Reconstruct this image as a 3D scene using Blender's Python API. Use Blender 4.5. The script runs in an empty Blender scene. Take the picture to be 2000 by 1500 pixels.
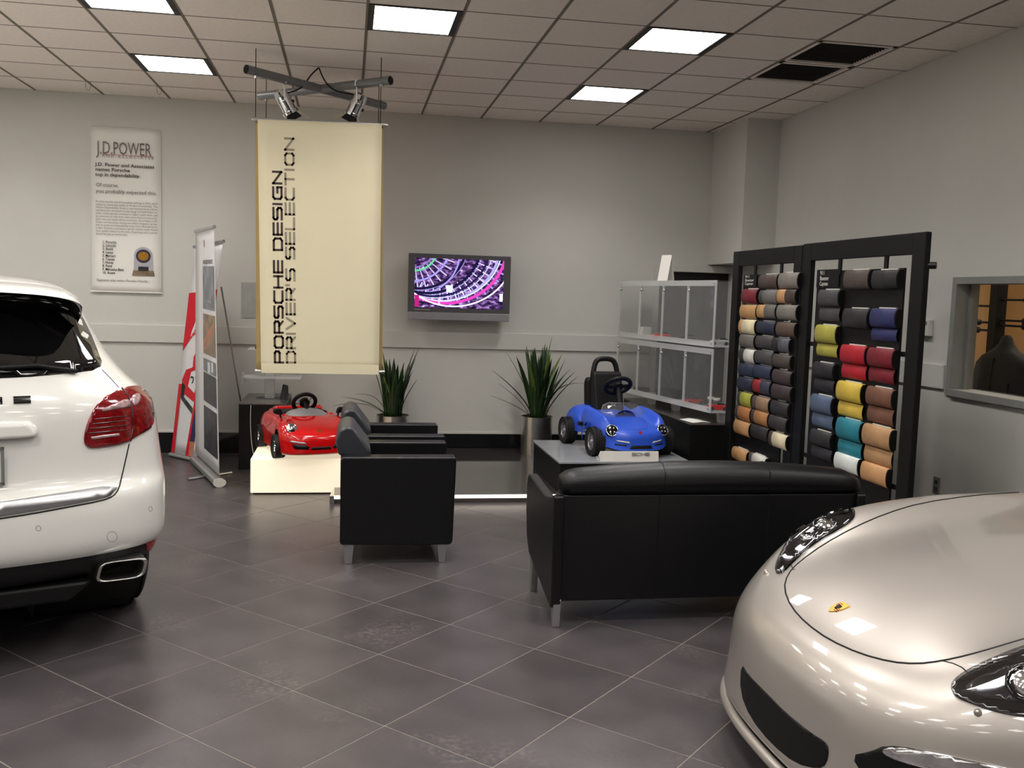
import bpy, math, random
import numpy as np
from mathutils import Vector, Matrix
from mathutils.bvhtree import BVHTree
from mathutils.geometry import delaunay_2d_cdt

# ------------------------------------------------------------------ camera, world, exposure
scn = bpy.context.scene
COL = scn.collection
FPX, YAW, PITCH, ROLL, CAMZ = 1850.2, .1729, -.0935, .0305, 1.6794
_cy, _sy = math.cos(YAW), math.sin(YAW)
_f = np.array([_sy*math.cos(PITCH), _cy*math.cos(PITCH), math.sin(PITCH)])
_r0 = np.array([_cy, -_sy, 0.]); _u0 = np.cross(_r0, _f)
CR = _r0*math.cos(ROLL)+_u0*math.sin(ROLL)
CU = -_r0*math.sin(ROLL)+_u0*math.cos(ROLL)
CF = _f
CO = np.array([0, 0, CAMZ])
cam_d = bpy.data.cameras.new('camera'); cam = bpy.data.objects.new('camera', cam_d); COL.objects.link(cam)
m = Matrix.Identity(4)
for r in range(3):
    m[r][0], m[r][1], m[r][2], m[r][3] = CR[r], CU[r], -CF[r], CO[r]
cam.matrix_world = m
cam_d.sensor_fit = 'HORIZONTAL'; cam_d.sensor_width = 36; cam_d.lens = 36*FPX/2000
cam_d.clip_start = .05; cam_d.clip_end = 100
scn.camera = cam
w = bpy.data.worlds.new('world'); scn.world = w; w.use_nodes = True
w.node_tree.nodes['Background'].inputs[0].default_value = (.02, .022, .03, 1)
w.node_tree.nodes['Background'].inputs[1].default_value = .3
vs = scn.view_settings
vs.view_transform = 'Standard'; vs.look = 'None'; vs.gamma = 1; vs.use_curve_mapping = False
vs.exposure = 0.40
PANEL = 7.5          # ceiling light panels
TROFFER_W = 9     # lamp under each diffuser, louvred downwards
OFFICE = 30          # lamp in the office behind the window

def ray(px, py): return CR*(px-1000)/FPX + CU*(750-py)/FPX + CF
def at(px, py, axis, val):
    d = ray(px, py); t = (val-CO[axis])/d[axis]; return CO+t*d

# room sizes
YW, XR, ZC = 9.846, 4.186, 3.479
S = .6096; GX0 = -2.3431; GD = .5707

# ------------------------------------------------------------------ materials
MATS = {}
def M(name, col, rough=.5, metal=0., var=.06, scale=12., bump=0., bscale=60., coat=0., emit=None, estr=1., spec=.5, rnd=0., sheen=0., alpha=None):
    if name in MATS: return MATS[name]
    mt = bpy.data.materials.new(name); mt.use_nodes = True
    nt = mt.node_tree; N = nt.nodes; L = nt.links
    b = N['Principled BSDF']
    b.inputs['Roughness'].default_value = rough
    b.inputs['Metallic'].default_value = metal
    b.inputs['Coat Weight'].default_value = coat
    b.inputs['Coat Roughness'].default_value = .03
    b.inputs['Specular IOR Level'].default_value = spec
    tc = N.new('ShaderNodeTexCoord')
    nz = N.new('ShaderNodeTexNoise'); nz.inputs['Scale'].default_value = scale; nz.inputs['Detail'].default_value = 4
    L.new(tc.outputs['Object'], nz.inputs['Vector'])
    mp = N.new('ShaderNodeMapRange')
    mp.inputs['From Min'].default_value = .3; mp.inputs['From Max'].default_value = .7
    mp.inputs['To Min'].default_value = 1-var; mp.inputs['To Max'].default_value = 1+var
    L.new(nz.outputs['Fac'], mp.inputs['Value'])
    src = mp.outputs[0]
    if rnd:
        oi = N.new('ShaderNodeObjectInfo'); mr = N.new('ShaderNodeMapRange')
        mr.inputs['To Min'].default_value = 1-rnd; mr.inputs['To Max'].default_value = 1+rnd
        L.new(oi.outputs['Random'], mr.inputs['Value'])
        ml = N.new('ShaderNodeMath'); ml.operation = 'MULTIPLY'
        L.new(src, ml.inputs[0]); L.new(mr.outputs[0], ml.inputs[1]); src = ml.outputs[0]
    vm = N.new('ShaderNodeVectorMath'); vm.operation = 'SCALE'
    vm.inputs[0].default_value = col[:3]; L.new(src, vm.inputs['Scale'])
    L.new(vm.outputs[0], b.inputs['Base Color'])
    if emit:
        b.inputs['Emission Color'].default_value = (*emit, 1); b.inputs['Emission Strength'].default_value = estr
    if bump:
        n2 = N.new('ShaderNodeTexNoise'); n2.inputs['Scale'].default_value = bscale; n2.inputs['Detail'].default_value = 5
        L.new(tc.outputs['Object'], n2.inputs['Vector'])
        bp = N.new('ShaderNodeBump'); bp.inputs['Strength'].default_value = bump; bp.inputs['Distance'].default_value = .01
        L.new(n2.outputs['Fac'], bp.inputs['Height']); L.new(bp.outputs[0], b.inputs['Normal'])
    MATS[name] = mt
    return mt
def srgb(r, g, b):
    f = lambda c: (c/255/12.92 if c/255 <= .04045 else ((c/255+.055)/1.055)**2.4)
    return (f(r), f(g), f(b))
def clear_mat(name, tint=(.93, .95, .95), gloss=.07, frost=.0):
    if name in MATS: return MATS[name]
    mt = bpy.data.materials.new(name); mt.use_nodes = True
    nt = mt.node_tree; N = nt.nodes; L = nt.links; N.clear()
    o = N.new('ShaderNodeOutputMaterial'); t = N.new('ShaderNodeBsdfTransparent'); t.inputs[0].default_value = (*tint, 1)
    g = N.new('ShaderNodeBsdfGlossy'); g.inputs['Roughness'].default_value = .04; g.inputs['Color'].default_value = (.9, .9, .9, 1)
    mx = N.new('ShaderNodeMixShader')
    tc = N.new('ShaderNodeTexCoord'); nz = N.new('ShaderNodeTexNoise'); nz.inputs['Scale'].default_value = 6
    L.new(tc.outputs['Object'], nz.inputs['Vector'])
    mp = N.new('ShaderNodeMapRange'); mp.inputs['To Min'].default_value = gloss*.8; mp.inputs['To Max'].default_value = gloss*1.2
    L.new(nz.outputs['Fac'], mp.inputs['Value']); L.new(mp.outputs[0], mx.inputs[0])
    L.new(t.outputs[0], mx.inputs[1]); L.new(g.outputs[0], mx.inputs[2])
    fin = mx
    if frost:
        d = N.new('ShaderNodeBsdfDiffuse'); d.inputs[0].default_value = (.8, .81, .8, 1)
        m2 = N.new('ShaderNodeMixShader'); m2.inputs[0].default_value = frost
        L.new(mx.outputs[0], m2.inputs[1]); L.new(d.outputs[0], m2.inputs[2]); fin = m2
    L.new(fin.outputs[0], o.inputs[0])
    MATS[name] = mt
    return mt

M('wall', srgb(206, 204, 197), .85, var=.03, scale=1.5, bump=.35, bscale=9)
M('wall_trim', srgb(206, 204, 197), .75, var=.02, scale=3)
M('ceil', srgb(236, 226, 216), .9, var=.04, scale=30, bump=.15, bscale=180, rnd=.025)
M('ceil_bar', srgb(112, 100, 88), .6)
M('tile', srgb(70, 65, 66), .31, var=.22, scale=3.2, bump=.06, bscale=40, rnd=.13, spec=.5)
M('grout', srgb(118, 109, 102), .9)
M('black_tile', srgb(24, 24, 26), .12, var=.1)
M('gloss_floor', srgb(58, 54, 52), .045, var=.15, scale=4, spec=.9)
M('leather', srgb(10, 10, 13), .36, spec=.4, var=.12, scale=20, bump=.12, bscale=240)
M('leather_grey', srgb(44, 45, 50), .34, var=.1, scale=20, bump=.15, bscale=160)
M('chrome', (.75, .75, .76), .12, 1., var=.03)
M('steel', (.55, .54, .52), .3, 1., var=.05)
M('alu', (.55, .55, .56), .38, 1., var=.03)
M('tube_grey', srgb(126, 126, 128), .4, .3)
M('black', srgb(10, 10, 11), .5, var=.1, spec=.3)
M('black_gloss', srgb(8, 8, 9), .08, var=.1, coat=.6)
M('black_plastic', srgb(16, 16, 17), .5, spec=.35, var=.08)
M('rubber', srgb(20, 20, 20), .75, var=.1, bump=.1)
M('suv_white', srgb(232, 230, 224), .25, var=.01, coat=1.)
M('silver_paint', srgb(186, 178, 170), .34, .6, var=.015, scale=4, coat=1., bump=.02, bscale=900)
M('glass_dark', srgb(10, 10, 11), .04, var=.1, coat=1.)
M('tail_red', srgb(118, 4, 10), .12, var=.45, scale=45, coat=1.)
M('tail_dark', srgb(60, 5, 8), .1, var=.3, scale=30, coat=1.)
M('tail_clear', srgb(170, 140, 142), .1, var=.2, scale=60, coat=1.)
M('reflector_red', srgb(175, 20, 26), .25, var=.15, scale=80)
M('toy_red', srgb(205, 16, 18), .16, var=.02, coat=.8)
M('toy_blue', srgb(44, 86, 205), .34, var=.03)
M('toy_blue_dark', srgb(32, 62, 165), .34, var=.03)
M('toy_silver', srgb(180, 176, 178), .3, .5)
M('cloth_cream', srgb(228, 218, 186), .8, var=.02, scale=4, bump=.05, bscale=300)
M('cloth_tan', srgb(170, 145, 92), .8, var=.06, scale=8)
M('ink_brown', srgb(62, 48, 44), .7)
M('ink_grey', srgb(152, 142, 124), .7)
M('ink_black', srgb(34, 30, 30), .7)
M('ink_mid', srgb(112, 106, 102), .7)
M('ink_red', srgb(190, 60, 60), .7)
M('paper', srgb(236, 233, 226), .7, var=.015, scale=3)
M('white_vinyl', srgb(224, 222, 222), .45, var=.02, scale=3)
M('red_vinyl', srgb(206, 22, 40), .45, var=.05, scale=4)
M('navy_vinyl', srgb(40, 40, 84), .5, var=.2, scale=40)
M('skin_print', srgb(186, 120, 92), .5, var=.1)
M('photo_grey', srgb(120, 124, 130), .45, var=.45, scale=7)
M('photo_brown', srgb(138, 116, 92), .45, var=.5, scale=8)
M('photo_dark', srgb(52, 54, 60), .45, var=.8, scale=12)
M('plastic_white', srgb(216, 214, 206), .4)
M('plate_grey', srgb(120, 118, 112), .5)
M('tv_bezel', srgb(82, 78, 82), .35, var=.03)
M('tv_silver', srgb(150, 148, 152), .35, .3)
M('soil', srgb(84, 52, 38), .95, var=.5, scale=60, bump=.8)
M('leaf_a', srgb(38, 66, 26), .4, var=.35, scale=14)
M('leaf_b', srgb(24, 46, 20), .4, var=.3, scale=14)
M('leaf_c', srgb(96, 120, 52), .45, var=.3, scale=14)
M('gold', srgb(196, 146, 58), .25, .9, var=.1, scale=40)
M('crest_red', srgb(150, 20, 24), .3)
M('wood_black', srgb(7, 7, 7), .5, spec=.3, var=.1, scale=6)
M('plinth_top', srgb(88, 80, 76), .22, var=.1, scale=6)
M('table_grey', srgb(150, 152, 156), .15, var=.08, scale=3)
M('office_tan', srgb(196, 160, 112), .85, var=.05, scale=4)
M('office_floor', srgb(70, 60, 52), .7)
M('jacket', srgb(26, 26, 27), .85, var=.2, scale=14, bump=.3, bscale=40)
M('print_dark', srgb(42, 34, 60), .3, var=.9, scale=9)
M('print_warm', srgb(120, 90, 60), .5, var=.6, scale=20)
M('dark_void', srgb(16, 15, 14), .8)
M('vent_dark', srgb(26, 21, 19), .6, var=.4, scale=5)
M('door_dark', srgb(40, 36, 33), .6)
M('reveal', srgb(142, 142, 138), .6)
M('lightbox', srgb(245, 236, 214), .5, emit=srgb(255, 236, 204), estr=.5, var=.02)
M('led', srgb(255, 246, 232), .5, emit=srgb(255, 240, 222), estr=1.6)
M('panel', (1, 1, 1), .6, emit=srgb(255, 251, 246), estr=PANEL)
M('lens_chrome', (.8, .8, .82), .08, 1., var=.25, scale=22)
clear_mat('acrylic', (.99, .993, .993), .035, .04)
clear_mat('acrylic_frost', (.98, .985, .98), .06, .38)
clear_mat('glass', (.96, .97, .97), .07)
clear_mat('lamp_lens', (.55, .55, .57), .16)

def scuff(name, col, amount):
    nt = MATS[name].node_tree; N = nt.nodes; L = nt.links; b = N['Principled BSDF']; src = b.inputs['Base Color'].links[0].from_socket
    g = N.new('ShaderNodeNewGeometry'); n1 = N.new('ShaderNodeTexNoise'); n1.inputs['Scale'].default_value = 1.7; n1.inputs['Detail'].default_value = 3
    n2 = N.new('ShaderNodeTexNoise'); n2.inputs['Scale'].default_value = 42; n2.inputs['Detail'].default_value = 6
    L.new(g.outputs['Position'], n1.inputs['Vector']); L.new(g.outputs['Position'], n2.inputs['Vector'])
    r1 = N.new('ShaderNodeMapRange'); r1.inputs['From Min'].default_value = .56; r1.inputs['From Max'].default_value = .72; L.new(n1.outputs['Fac'], r1.inputs['Value'])
    r2 = N.new('ShaderNodeMapRange'); r2.inputs['From Min'].default_value = .45; r2.inputs['From Max'].default_value = .65; r2.inputs['To Max'].default_value = amount; L.new(n2.outputs['Fac'], r2.inputs['Value'])
    ml = N.new('ShaderNodeMath'); ml.operation = 'MULTIPLY'; L.new(r1.outputs[0], ml.inputs[0]); L.new(r2.outputs[0], ml.inputs[1])
    mx = N.new('ShaderNodeMix'); mx.data_type = 'RGBA'; L.new(ml.outputs[0], mx.inputs[0]); L.new(src, mx.inputs[6]); mx.inputs[7].default_value = (*col, 1)
    L.new(mx.outputs[2], b.inputs['Base Color'])
scuff('tile', srgb(150, 140, 134), .32)

# ------------------------------------------------------------------ mesh builder
class MB:
    def __init__(s): s.v = []; s.f = []
    def add(s, vs, fs):
        o = len(s.v); s.v += [tuple(map(float, p)) for p in vs]; s.f += [tuple(i+o for i in f) for f in fs]; return s
    def box(s, c, d, rz=0.):
        hx, hy, hz = d[0]/2, d[1]/2, d[2]/2; ca, sa = math.cos(rz), math.sin(rz); vs = []
        for z in (-hz, hz):
            for x, y in ((-hx, -hy), (hx, -hy), (hx, hy), (-hx, hy)):
                vs.append((c[0]+x*ca-y*sa, c[1]+x*sa+y*ca, c[2]+z))
        return s.add(vs, [(3, 2, 1, 0), (4, 5, 6, 7), (0, 1, 5, 4), (1, 2, 6, 5), (2, 3, 7, 6), (3, 0, 4, 7)])
    def b2(s, lo, hi): return s.box([(a+b)/2 for a, b in zip(lo, hi)], [b-a for a, b in zip(lo, hi)])
    def tube(s, path, r, n=10, cap=True, closed=False):
        P = [Vector(p) for p in path]; k = len(P); R = r if hasattr(r, '__len__') else [r]*k
        vs = []; prev = None
        for i, p in enumerate(P):
            if closed: t = (P[(i+1) % k]-P[i-1])
            else: t = (P[min(i+1, k-1)]-P[max(i-1, 0)])
            t.normalize()
            if prev is None:
                a = Vector((0, 0, 1)) if abs(t.z) < .9 else Vector((1, 0, 0)); u = t.cross(a).normalized()
            else:
                u = (prev-t*prev.dot(t)).normalized()
            prev = u; w_ = t.cross(u)
            for j in range(n):
                a = 2*math.pi*j/n; vs.append(p+(u*math.cos(a)+w_*math.sin(a))*R[i])
        fs = []
        for i in range(k if closed else k-1):
            i2 = (i+1) % k
            for j in range(n):
                j2 = (j+1) % n; fs.append((i*n+j, i*n+j2, i2*n+j2, i2*n+j))
        if cap and not closed: fs += [tuple(range(n))[::-1], tuple((k-1)*n+j for j in range(n))]
        return s.add(vs, fs)
    def lathe(s, prof, n=32, c=(0, 0, 0), axis=(0, 0, 1), cap=True):
        ax = Vector(axis).normalized(); a = Vector((1, 0, 0)) if abs(ax.x) < .9 else Vector((0, 1, 0))
        u = ax.cross(a).normalized(); w_ = ax.cross(u); c = Vector(c); vs = []; k = len(prof)
        for r, h in prof:
            for j in range(n):
                t = 2*math.pi*j/n; vs.append(c+ax*h+(u*math.cos(t)+w_*math.sin(t))*r)
        fs = [(i*n+j, i*n+(j+1) % n, (i+1)*n+(j+1) % n, (i+1)*n+j) for i in range(k-1) for j in range(n)]
        if cap: fs += [tuple(range(n))[::-1], tuple((k-1)*n+j for j in range(n))]
        return s.add(vs, fs)
    def prism(s, poly, o, ux, uy, ud, d):
        """poly in (a,b); point = o + a*ux + b*uy, extruded d along ud"""
        o, ux, uy, ud = map(Vector, (o, ux, uy, ud)); n = len(poly)
        a = [o+ux*p[0]+uy*p[1] for p in poly]; b = [p+ud*d for p in a]
        return s.add(a+b, [tuple(range(n))[::-1], tuple(range(n, 2*n))]+[(i, (i+1) % n, n+(i+1) % n, n+i) for i in range(n)])
    def grid(s, A, flip=False, wrap=False):
        A = np.asarray(A); h, w_ = A.shape[:2]
        fs = []
        for i in range(h-1):
            for j in range(w_ if wrap else w_-1):
                q = (i*w_+j, i*w_+(j+1) % w_, (i+1)*w_+(j+1) % w_, (i+1)*w_+j); fs.append(q[::-1] if flip else q)
        return s.add(A.reshape(-1, 3), fs)
    def mesh(s, name):
        me = bpy.data.meshes.new(name); me.from_pydata(s.v, [], s.f); me.update(); return me
    def build(s, name, mat, parent=None, smooth=False, bevel=0., seg=2, sub=0, recalc=True, w=False, thick=0.):
        if w and parent is not None:
            mi = WM[parent.name].inverted(); s.v = [tuple(mi @ Vector(p)) for p in s.v]
        me = s.mesh(name)
        return link(name, me, mat, parent, smooth, bevel, seg, sub, recalc, thick)
WM = {}
def link(name, me, mat, parent=None, smooth=False, bevel=0., seg=2, sub=0, recalc=False, thick=0.):
    if recalc:
        import bmesh
        b = bmesh.new(); b.from_mesh(me); bmesh.ops.recalc_face_normals(b, faces=b.faces); b.to_mesh(me); b.free()
    if smooth:
        for p in me.polygons: p.use_smooth = True
    me.materials.append(MATS[mat] if isinstance(mat, str) else mat)
    o = bpy.data.objects.new(name, me); COL.objects.link(o)
    if parent is not None: o.parent = parent
    if thick:
        md = o.modifiers.new('thickness', 'SOLIDIFY'); md.thickness = thick; md.offset = -1
    if bevel:
        md = o.modifiers.new('bevel', 'BEVEL'); md.width = bevel; md.segments = seg; md.limit_method = 'ANGLE'; md.angle_limit = .6
        for p in me.polygons: p.use_smooth = True
        md.harden_normals = True
    if sub:
        md = o.modifiers.new('sub', 'SUBSURF'); md.levels = sub; md.render_levels = sub
    WM[o.name] = (WM[parent.name].copy() if parent is not None else Matrix.Identity(4))
    return o
def tag(o, label, cat, group=None, kind=None):
    if label: o['label'] = label
    if cat: o['category'] = cat
    if group: o['group'] = group
    if kind: o['kind'] = kind
    return o
def thing(name, label, cat, loc=(0, 0, 0), rz=0., group=None):
    o = bpy.data.objects.new(name, None); COL.objects.link(o); o.empty_display_size = .1
    o.location = loc; o.rotation_euler = (0, 0, rz)
    WM[o.name] = Matrix.Translation(loc) @ Matrix.Rotation(rz, 4, 'Z')
    return tag(o, label, cat, group)
def struct(o, label=None, cat=None):
    o['kind'] = 'structure'
    if label: o['label'] = label
    if cat: o['category'] = cat
    return o
def copy_tree(o, parent=None):
    c = o.copy(); COL.objects.link(c)
    if parent is not None: c.parent = parent
    WM[c.name] = WM[o.name].copy()
    for ch in [x for x in bpy.data.objects if x.parent == o]: copy_tree(ch, c)
    return c
def place(o, loc, rz=0.):
    o.location = loc; o.rotation_euler = (0, 0, rz)
    WM[o.name] = Matrix.Translation(loc) @ Matrix.Rotation(rz, 4, 'Z'); return o
def bez(p0, p1, p2, n=10):
    p0, p1, p2 = map(np.array, (p0, p1, p2))
    return [tuple((1-t)**2*p0+2*t*(1-t)*p1+t*t*p2) for t in np.linspace(0, 1, n)]

# ------------------------------------------------------------------ lettering
def text(name, s, size, mat, parent, o, ux, uy, align='LEFT', sx=1., bold=0., maxw=None, line=1.0, w=True, th=.0006):
    cu = bpy.data.curves.new('lettering', 'FONT'); cu.body = s; cu.size = size; cu.align_x = align; cu.offset = bold; cu.space_line = line
    cu.resolution_u = 2
    tmp = bpy.data.objects.new('tmp', cu); COL.objects.link(tmp)
    dg = bpy.context.evaluated_depsgraph_get(); dg.update()
    me = bpy.data.meshes.new_from_object(tmp.evaluated_get(dg))
    bpy.data.objects.remove(tmp); bpy.data.curves.remove(cu)
    if maxw:
        xs = [v.co.x for v in me.vertices]; sx = maxw/(max(xs)-min(xs))
    o, ux, uy = Vector(o), Vector(ux), Vector(uy)
    mi = WM[parent.name].inverted() if (w and parent is not None) else Matrix.Identity(4)
    for v in me.vertices: v.co = mi @ (o+ux*(v.co.x*sx)+uy*v.co.y)
    me.materials.clear()
    ob = link(name, me, mat, parent)
    return ob
_c = [(.16, 0), (.84, 0), (1, .16), (1, .84), (.84, 1), (.16, 1), (0, .84), (0, .16), (.16, 0)]
GL = {'P': [[(0, 0), (0, 1), (.86, 1), (1, .88), (1, .54), (.86, .42), (0, .42)]], 'O': [_c], 'D': [[(0, 0), (.82, 0), (1, .18), (1, .82), (.82, 1), (0, 1), (0, 0)]],
      'R': [[(0, 0), (0, 1), (.86, 1), (1, .88), (1, .56), (.86, .44), (0, .44)], [(.6, .44), (1, 0)]],
      'S': [[(0, 0), (.86, 0), (1, .12), (1, .4), (.86, .52), (.14, .52), (0, .62), (0, .88), (.14, 1), (1, 1)]],
      'C': [[(1, 0), (.16, 0), (0, .16), (0, .84), (.16, 1), (1, 1)]], 'H': [[(0, 0), (0, 1)], [(1, 0), (1, 1)], [(0, .5), (1, .5)]],
      'E': [[(1, 0), (0, 0)], [(1, .5), (0, .5)], [(1, 1), (0, 1)]], 'I': [[(.0, 0), (.0, 1)]], 'G': [[(1, 1), (.16, 1), (0, .84), (0, .16), (.16, 0), (1, 0), (1, .5), (.55, .5)]],
      'N': [[(0, 0), (0, 1), (1, 0), (1, 1)]], 'V': [[(0, 1), (.5, 0), (1, 1)]], "'": [[(0, 1), (0, .7)]], 'L': [[(0, 1), (0, 0), (1, 0)]], 'T': [[(0, 1), (1, 1)], [(.5, 1), (.5, 0)]]}
GLE = dict(GL); GLE['E'] = [[(1, 0), (0, 0), (0, 1), (1, 1)], [(1, .5), (0, .5)]]
GLW = {'I': .12, "'": .12}
WORD = []
def stroke_pts(s, h, total, gap=.3, wide=1.2, stripes=False):
    """-> list of polylines in (x, y), fitted to total width"""
    x = 0; out = []; wd_i = 0
    for ch in s:
        if ch == ' ': x += .8; wd_i += 1; WORD.append(len(out)); continue
        wd = GLW.get(ch, 1.)*wide
        for pl in (GL if stripes else GLE)[ch]: out.append([(x+p[0]*wide, p[1]) for p in pl])
        x += wd+gap
    k = total/(x-gap)
    return [[(p[0]*k, p[1]*h) for p in pl] for pl in out]
def stroke_text(name, s, h, total, sw, mat, parent, o, ux, uy, un, th=.002, stripes=False, **kw):
    o, ux, uy, un = map(Vector, (o, ux, uy, un)); WORD.clear()
    lines = stroke_pts(s, h, total, stripes=stripes, **kw); mb = MB(); cuts = list(WORD)
    for i_, pl in enumerate(lines):
        if i_ in cuts: mb.build(name, mat, parent, w=True); mb = MB()
        for a, b in zip(pl[:-1], pl[1:]):
            d = (Vector(b)-Vector(a)); L_ = d.length; d = d/L_; n_ = Vector((-d.y, d.x))
            a2 = Vector(a)-d*sw*.45; b2 = Vector(b)+d*sw*.45
            q = [a2-n_*sw/2, b2-n_*sw/2, b2+n_*sw/2, a2+n_*sw/2]
            mb.prism([(p.x, p.y) for p in q], o, ux, uy, un, th)
    return mb.build(name, mat, parent, w=True)

# ------------------------------------------------------------------ helpers that lay parts onto a curved body
def bvh_of(ob):
    me = ob.data; mw = WM[ob.name]; r3 = mw.to_3x3()
    V = [mw @ v.co for v in me.vertices]; F = [tuple(p.vertices) for p in me.polygons]
    return SmoothBVH(BVHTree.FromPolygons(V, F), V, F, [(r3 @ v.normal).normalized() for v in me.vertices])
class SmoothBVH:
    def __init__(s, t, V, F, N): s.t, s.V, s.F, s.N = t, V, F, N
    def _n(s, h):
        if h[0] is None: return h
        n = Vector((0, 0, 0))
        for i in s.F[h[2]]:
            nv = s.N[i]; n += (nv if nv.dot(h[1]) > 0 else -nv)/((s.V[i]-h[0]).length+1e-4)
        return (h[0], n.normalized(), h[2], h[3])
    def ray_cast(s, o, d): return s._n(s.t.ray_cast(o, d))
    def find_nearest(s, p): return s._n(s.t.find_nearest(p))
def cast(bvh, px, py):
    d = Vector(ray(px, py)).normalized(); o = Vector(CO)
    h = bvh.ray_cast(o, d)
    if h[0] is None:
        # just off the silhouette: take the closest point of the body to that ray
        best = None
        for t in np.linspace(1.5, 7, 120):
            q = o+d*float(t); n = bvh.find_nearest(q)
            if best is None or n[3] < best[3]: best = n
        h = best
    n = h[1]
    if n.dot(d) > 0: n = -n
    return h[0].copy(), n.copy()
def resample(poly, step, closed=True):
    P = [np.array(p, float) for p in poly]; out = []
    n = len(P)
    for i in range(n if closed else n-1):
        a, b = P[i], P[(i+1) % n]; k = max(1, int(np.linalg.norm(b-a)/step))
        out += [a+(b-a)*t/k for t in range(k)]
    if not closed: out.append(P[-1])
    return out
def smooth_poly(poly, it=2, closed=True):
    P = [np.array(p, float) for p in poly]
    for _ in range(it):
        Q = []; n = len(P)
        for i in range(n if closed else n-1):
            a, b = P[i], P[(i+1) % n]; Q += [a*.75+b*.25, a*.25+b*.75]
        if not closed: Q = [P[0]]+Q+[P[-1]]
        P = Q
    return P
def tri_inside(poly, step):
    bd = resample(poly, step); n = len(bd)
    A = np.array(bd); lo, hi = A.min(0), A.max(0); pts = []
    def inside(p):
        c = False
        for i in range(n):
            a, b = bd[i], bd[i-1]
            if (a[1] > p[1]) != (b[1] > p[1]) and p[0] < (b[0]-a[0])*(p[1]-a[1])/(b[1]-a[1])+a[0]: c = not c
        return c
    for x in np.arange(lo[0]+step/2, hi[0], step):
        for y in np.arange(lo[1]+step/2, hi[1], step):
            p = np.array((x, y))
            if np.min(np.linalg.norm(A-p, axis=1)) > step*.5 and inside(p): pts.append(p)
    V = [Vector(p) for p in bd+pts]
    r = delaunay_2d_cdt(V, [(i, (i+1) % n) for i in range(n)], [tuple(range(n))], 1, 1e-6)
    return r[0], r[2]
def patch(name, bvh, poly, mat, parent, off=.003, step=6., thick=.008, mirror=False, it=0, fn=None):
    """a shell lying on the body, its outline given in photo pixels (or through fn: (a,b)->(point, normal))"""
    if it: poly = smooth_poly(poly, it)
    V, F = tri_inside(poly, step); pts = []
    for p in V:
        h, n = fn(p[0], p[1]) if fn else cast(bvh, p[0], p[1]); pts.append((h+n*off, n))
    mi = WM[parent.name].inverted(); vs = [tuple(mi @ p[0]) for p in pts]; nn = [p[1] for p in pts]
    fs = []
    for f in F:
        a, b, c = (pts[i][0] for i in f[:3]); nf = (b-a).cross(c-a)
        fs.append(tuple(f) if nf.dot(nn[f[0]]) > 0 else tuple(f)[::-1])
    mb = MB().add(vs, fs)
    o = mb.build(name, mat, parent, smooth=True, recalc=False, thick=thick)
    if mirror:
        mb2 = MB().add([(-v[0], v[1], v[2]) for v in vs], [f[::-1] for f in fs])
        return o, mb2.build(name, mat, parent, smooth=True, recalc=False, thick=thick)
    return o
def seam(name, bvh, line, mat, parent, r=.003, step=8., mirror=False, off=0., closed=False, it=0):
    if it: line = smooth_poly(line, it, closed)
    pts = [cast(bvh, *p) for p in resample(line, step, closed)]
    mi = WM[parent.name].inverted(); ps = [mi @ (p+n*off) for p, n in pts]
    o = MB().tube(ps, r, 6, closed=closed).build(name, mat, parent, smooth=True)
    if mirror:
        MB().tube([(-p.x, p.y, p.z) for p in ps], r, 6, closed=closed).build(name, mat, parent, smooth=True)
    return o
def bspline(ctrl, n):
    """uniform cubic B-spline over axis 0, end points interpolated"""
    P = np.asarray(ctrl, float); P = np.concatenate([[2*P[0]-P[1]], P, [2*P[-1]-P[-2]]]); out = []
    for i in range(len(P)-3):
        for k in range(n):
            t = k/n; b = np.array([(1-t)**3, 3*t**3-6*t*t+4, -3*t**3+3*t*t+3*t+1, t**3])/6
            out.append(np.tensordot(b, P[i:i+4], axes=(0, 0)))
    out.append(np.tensordot(np.array([1, 4, 1])/6, P[-3:], axes=(0, 0)))
    return np.array(out)
def surf(ctrl, n, m): return bspline(bspline(ctrl, n).transpose(1, 0, 2), m).transpose(1, 0, 2)

# ================================================================== ROOM
XL, YB, XF = -7.0, -6.0, 9.0
def clip_poly(poly, lo, hi):
    for ax in (0, 1):
        for sgn, lim in ((1, hi[ax]), (-1, -lo[ax])):
            out = []; n = len(poly)
            for i in range(n):
                a, b = poly[i], poly[(i+1) % n]; da, db = lim-sgn*a[ax], lim-sgn*b[ax]
                if da >= 0: out.append(a)
                if (da >= 0) != (db >= 0):
                    t = da/(da-db); out.append(tuple(a[k]+(b[k]-a[k])*t for k in (0, 1)))
            poly = out
            if len(poly) < 3: return []
    return poly
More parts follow.
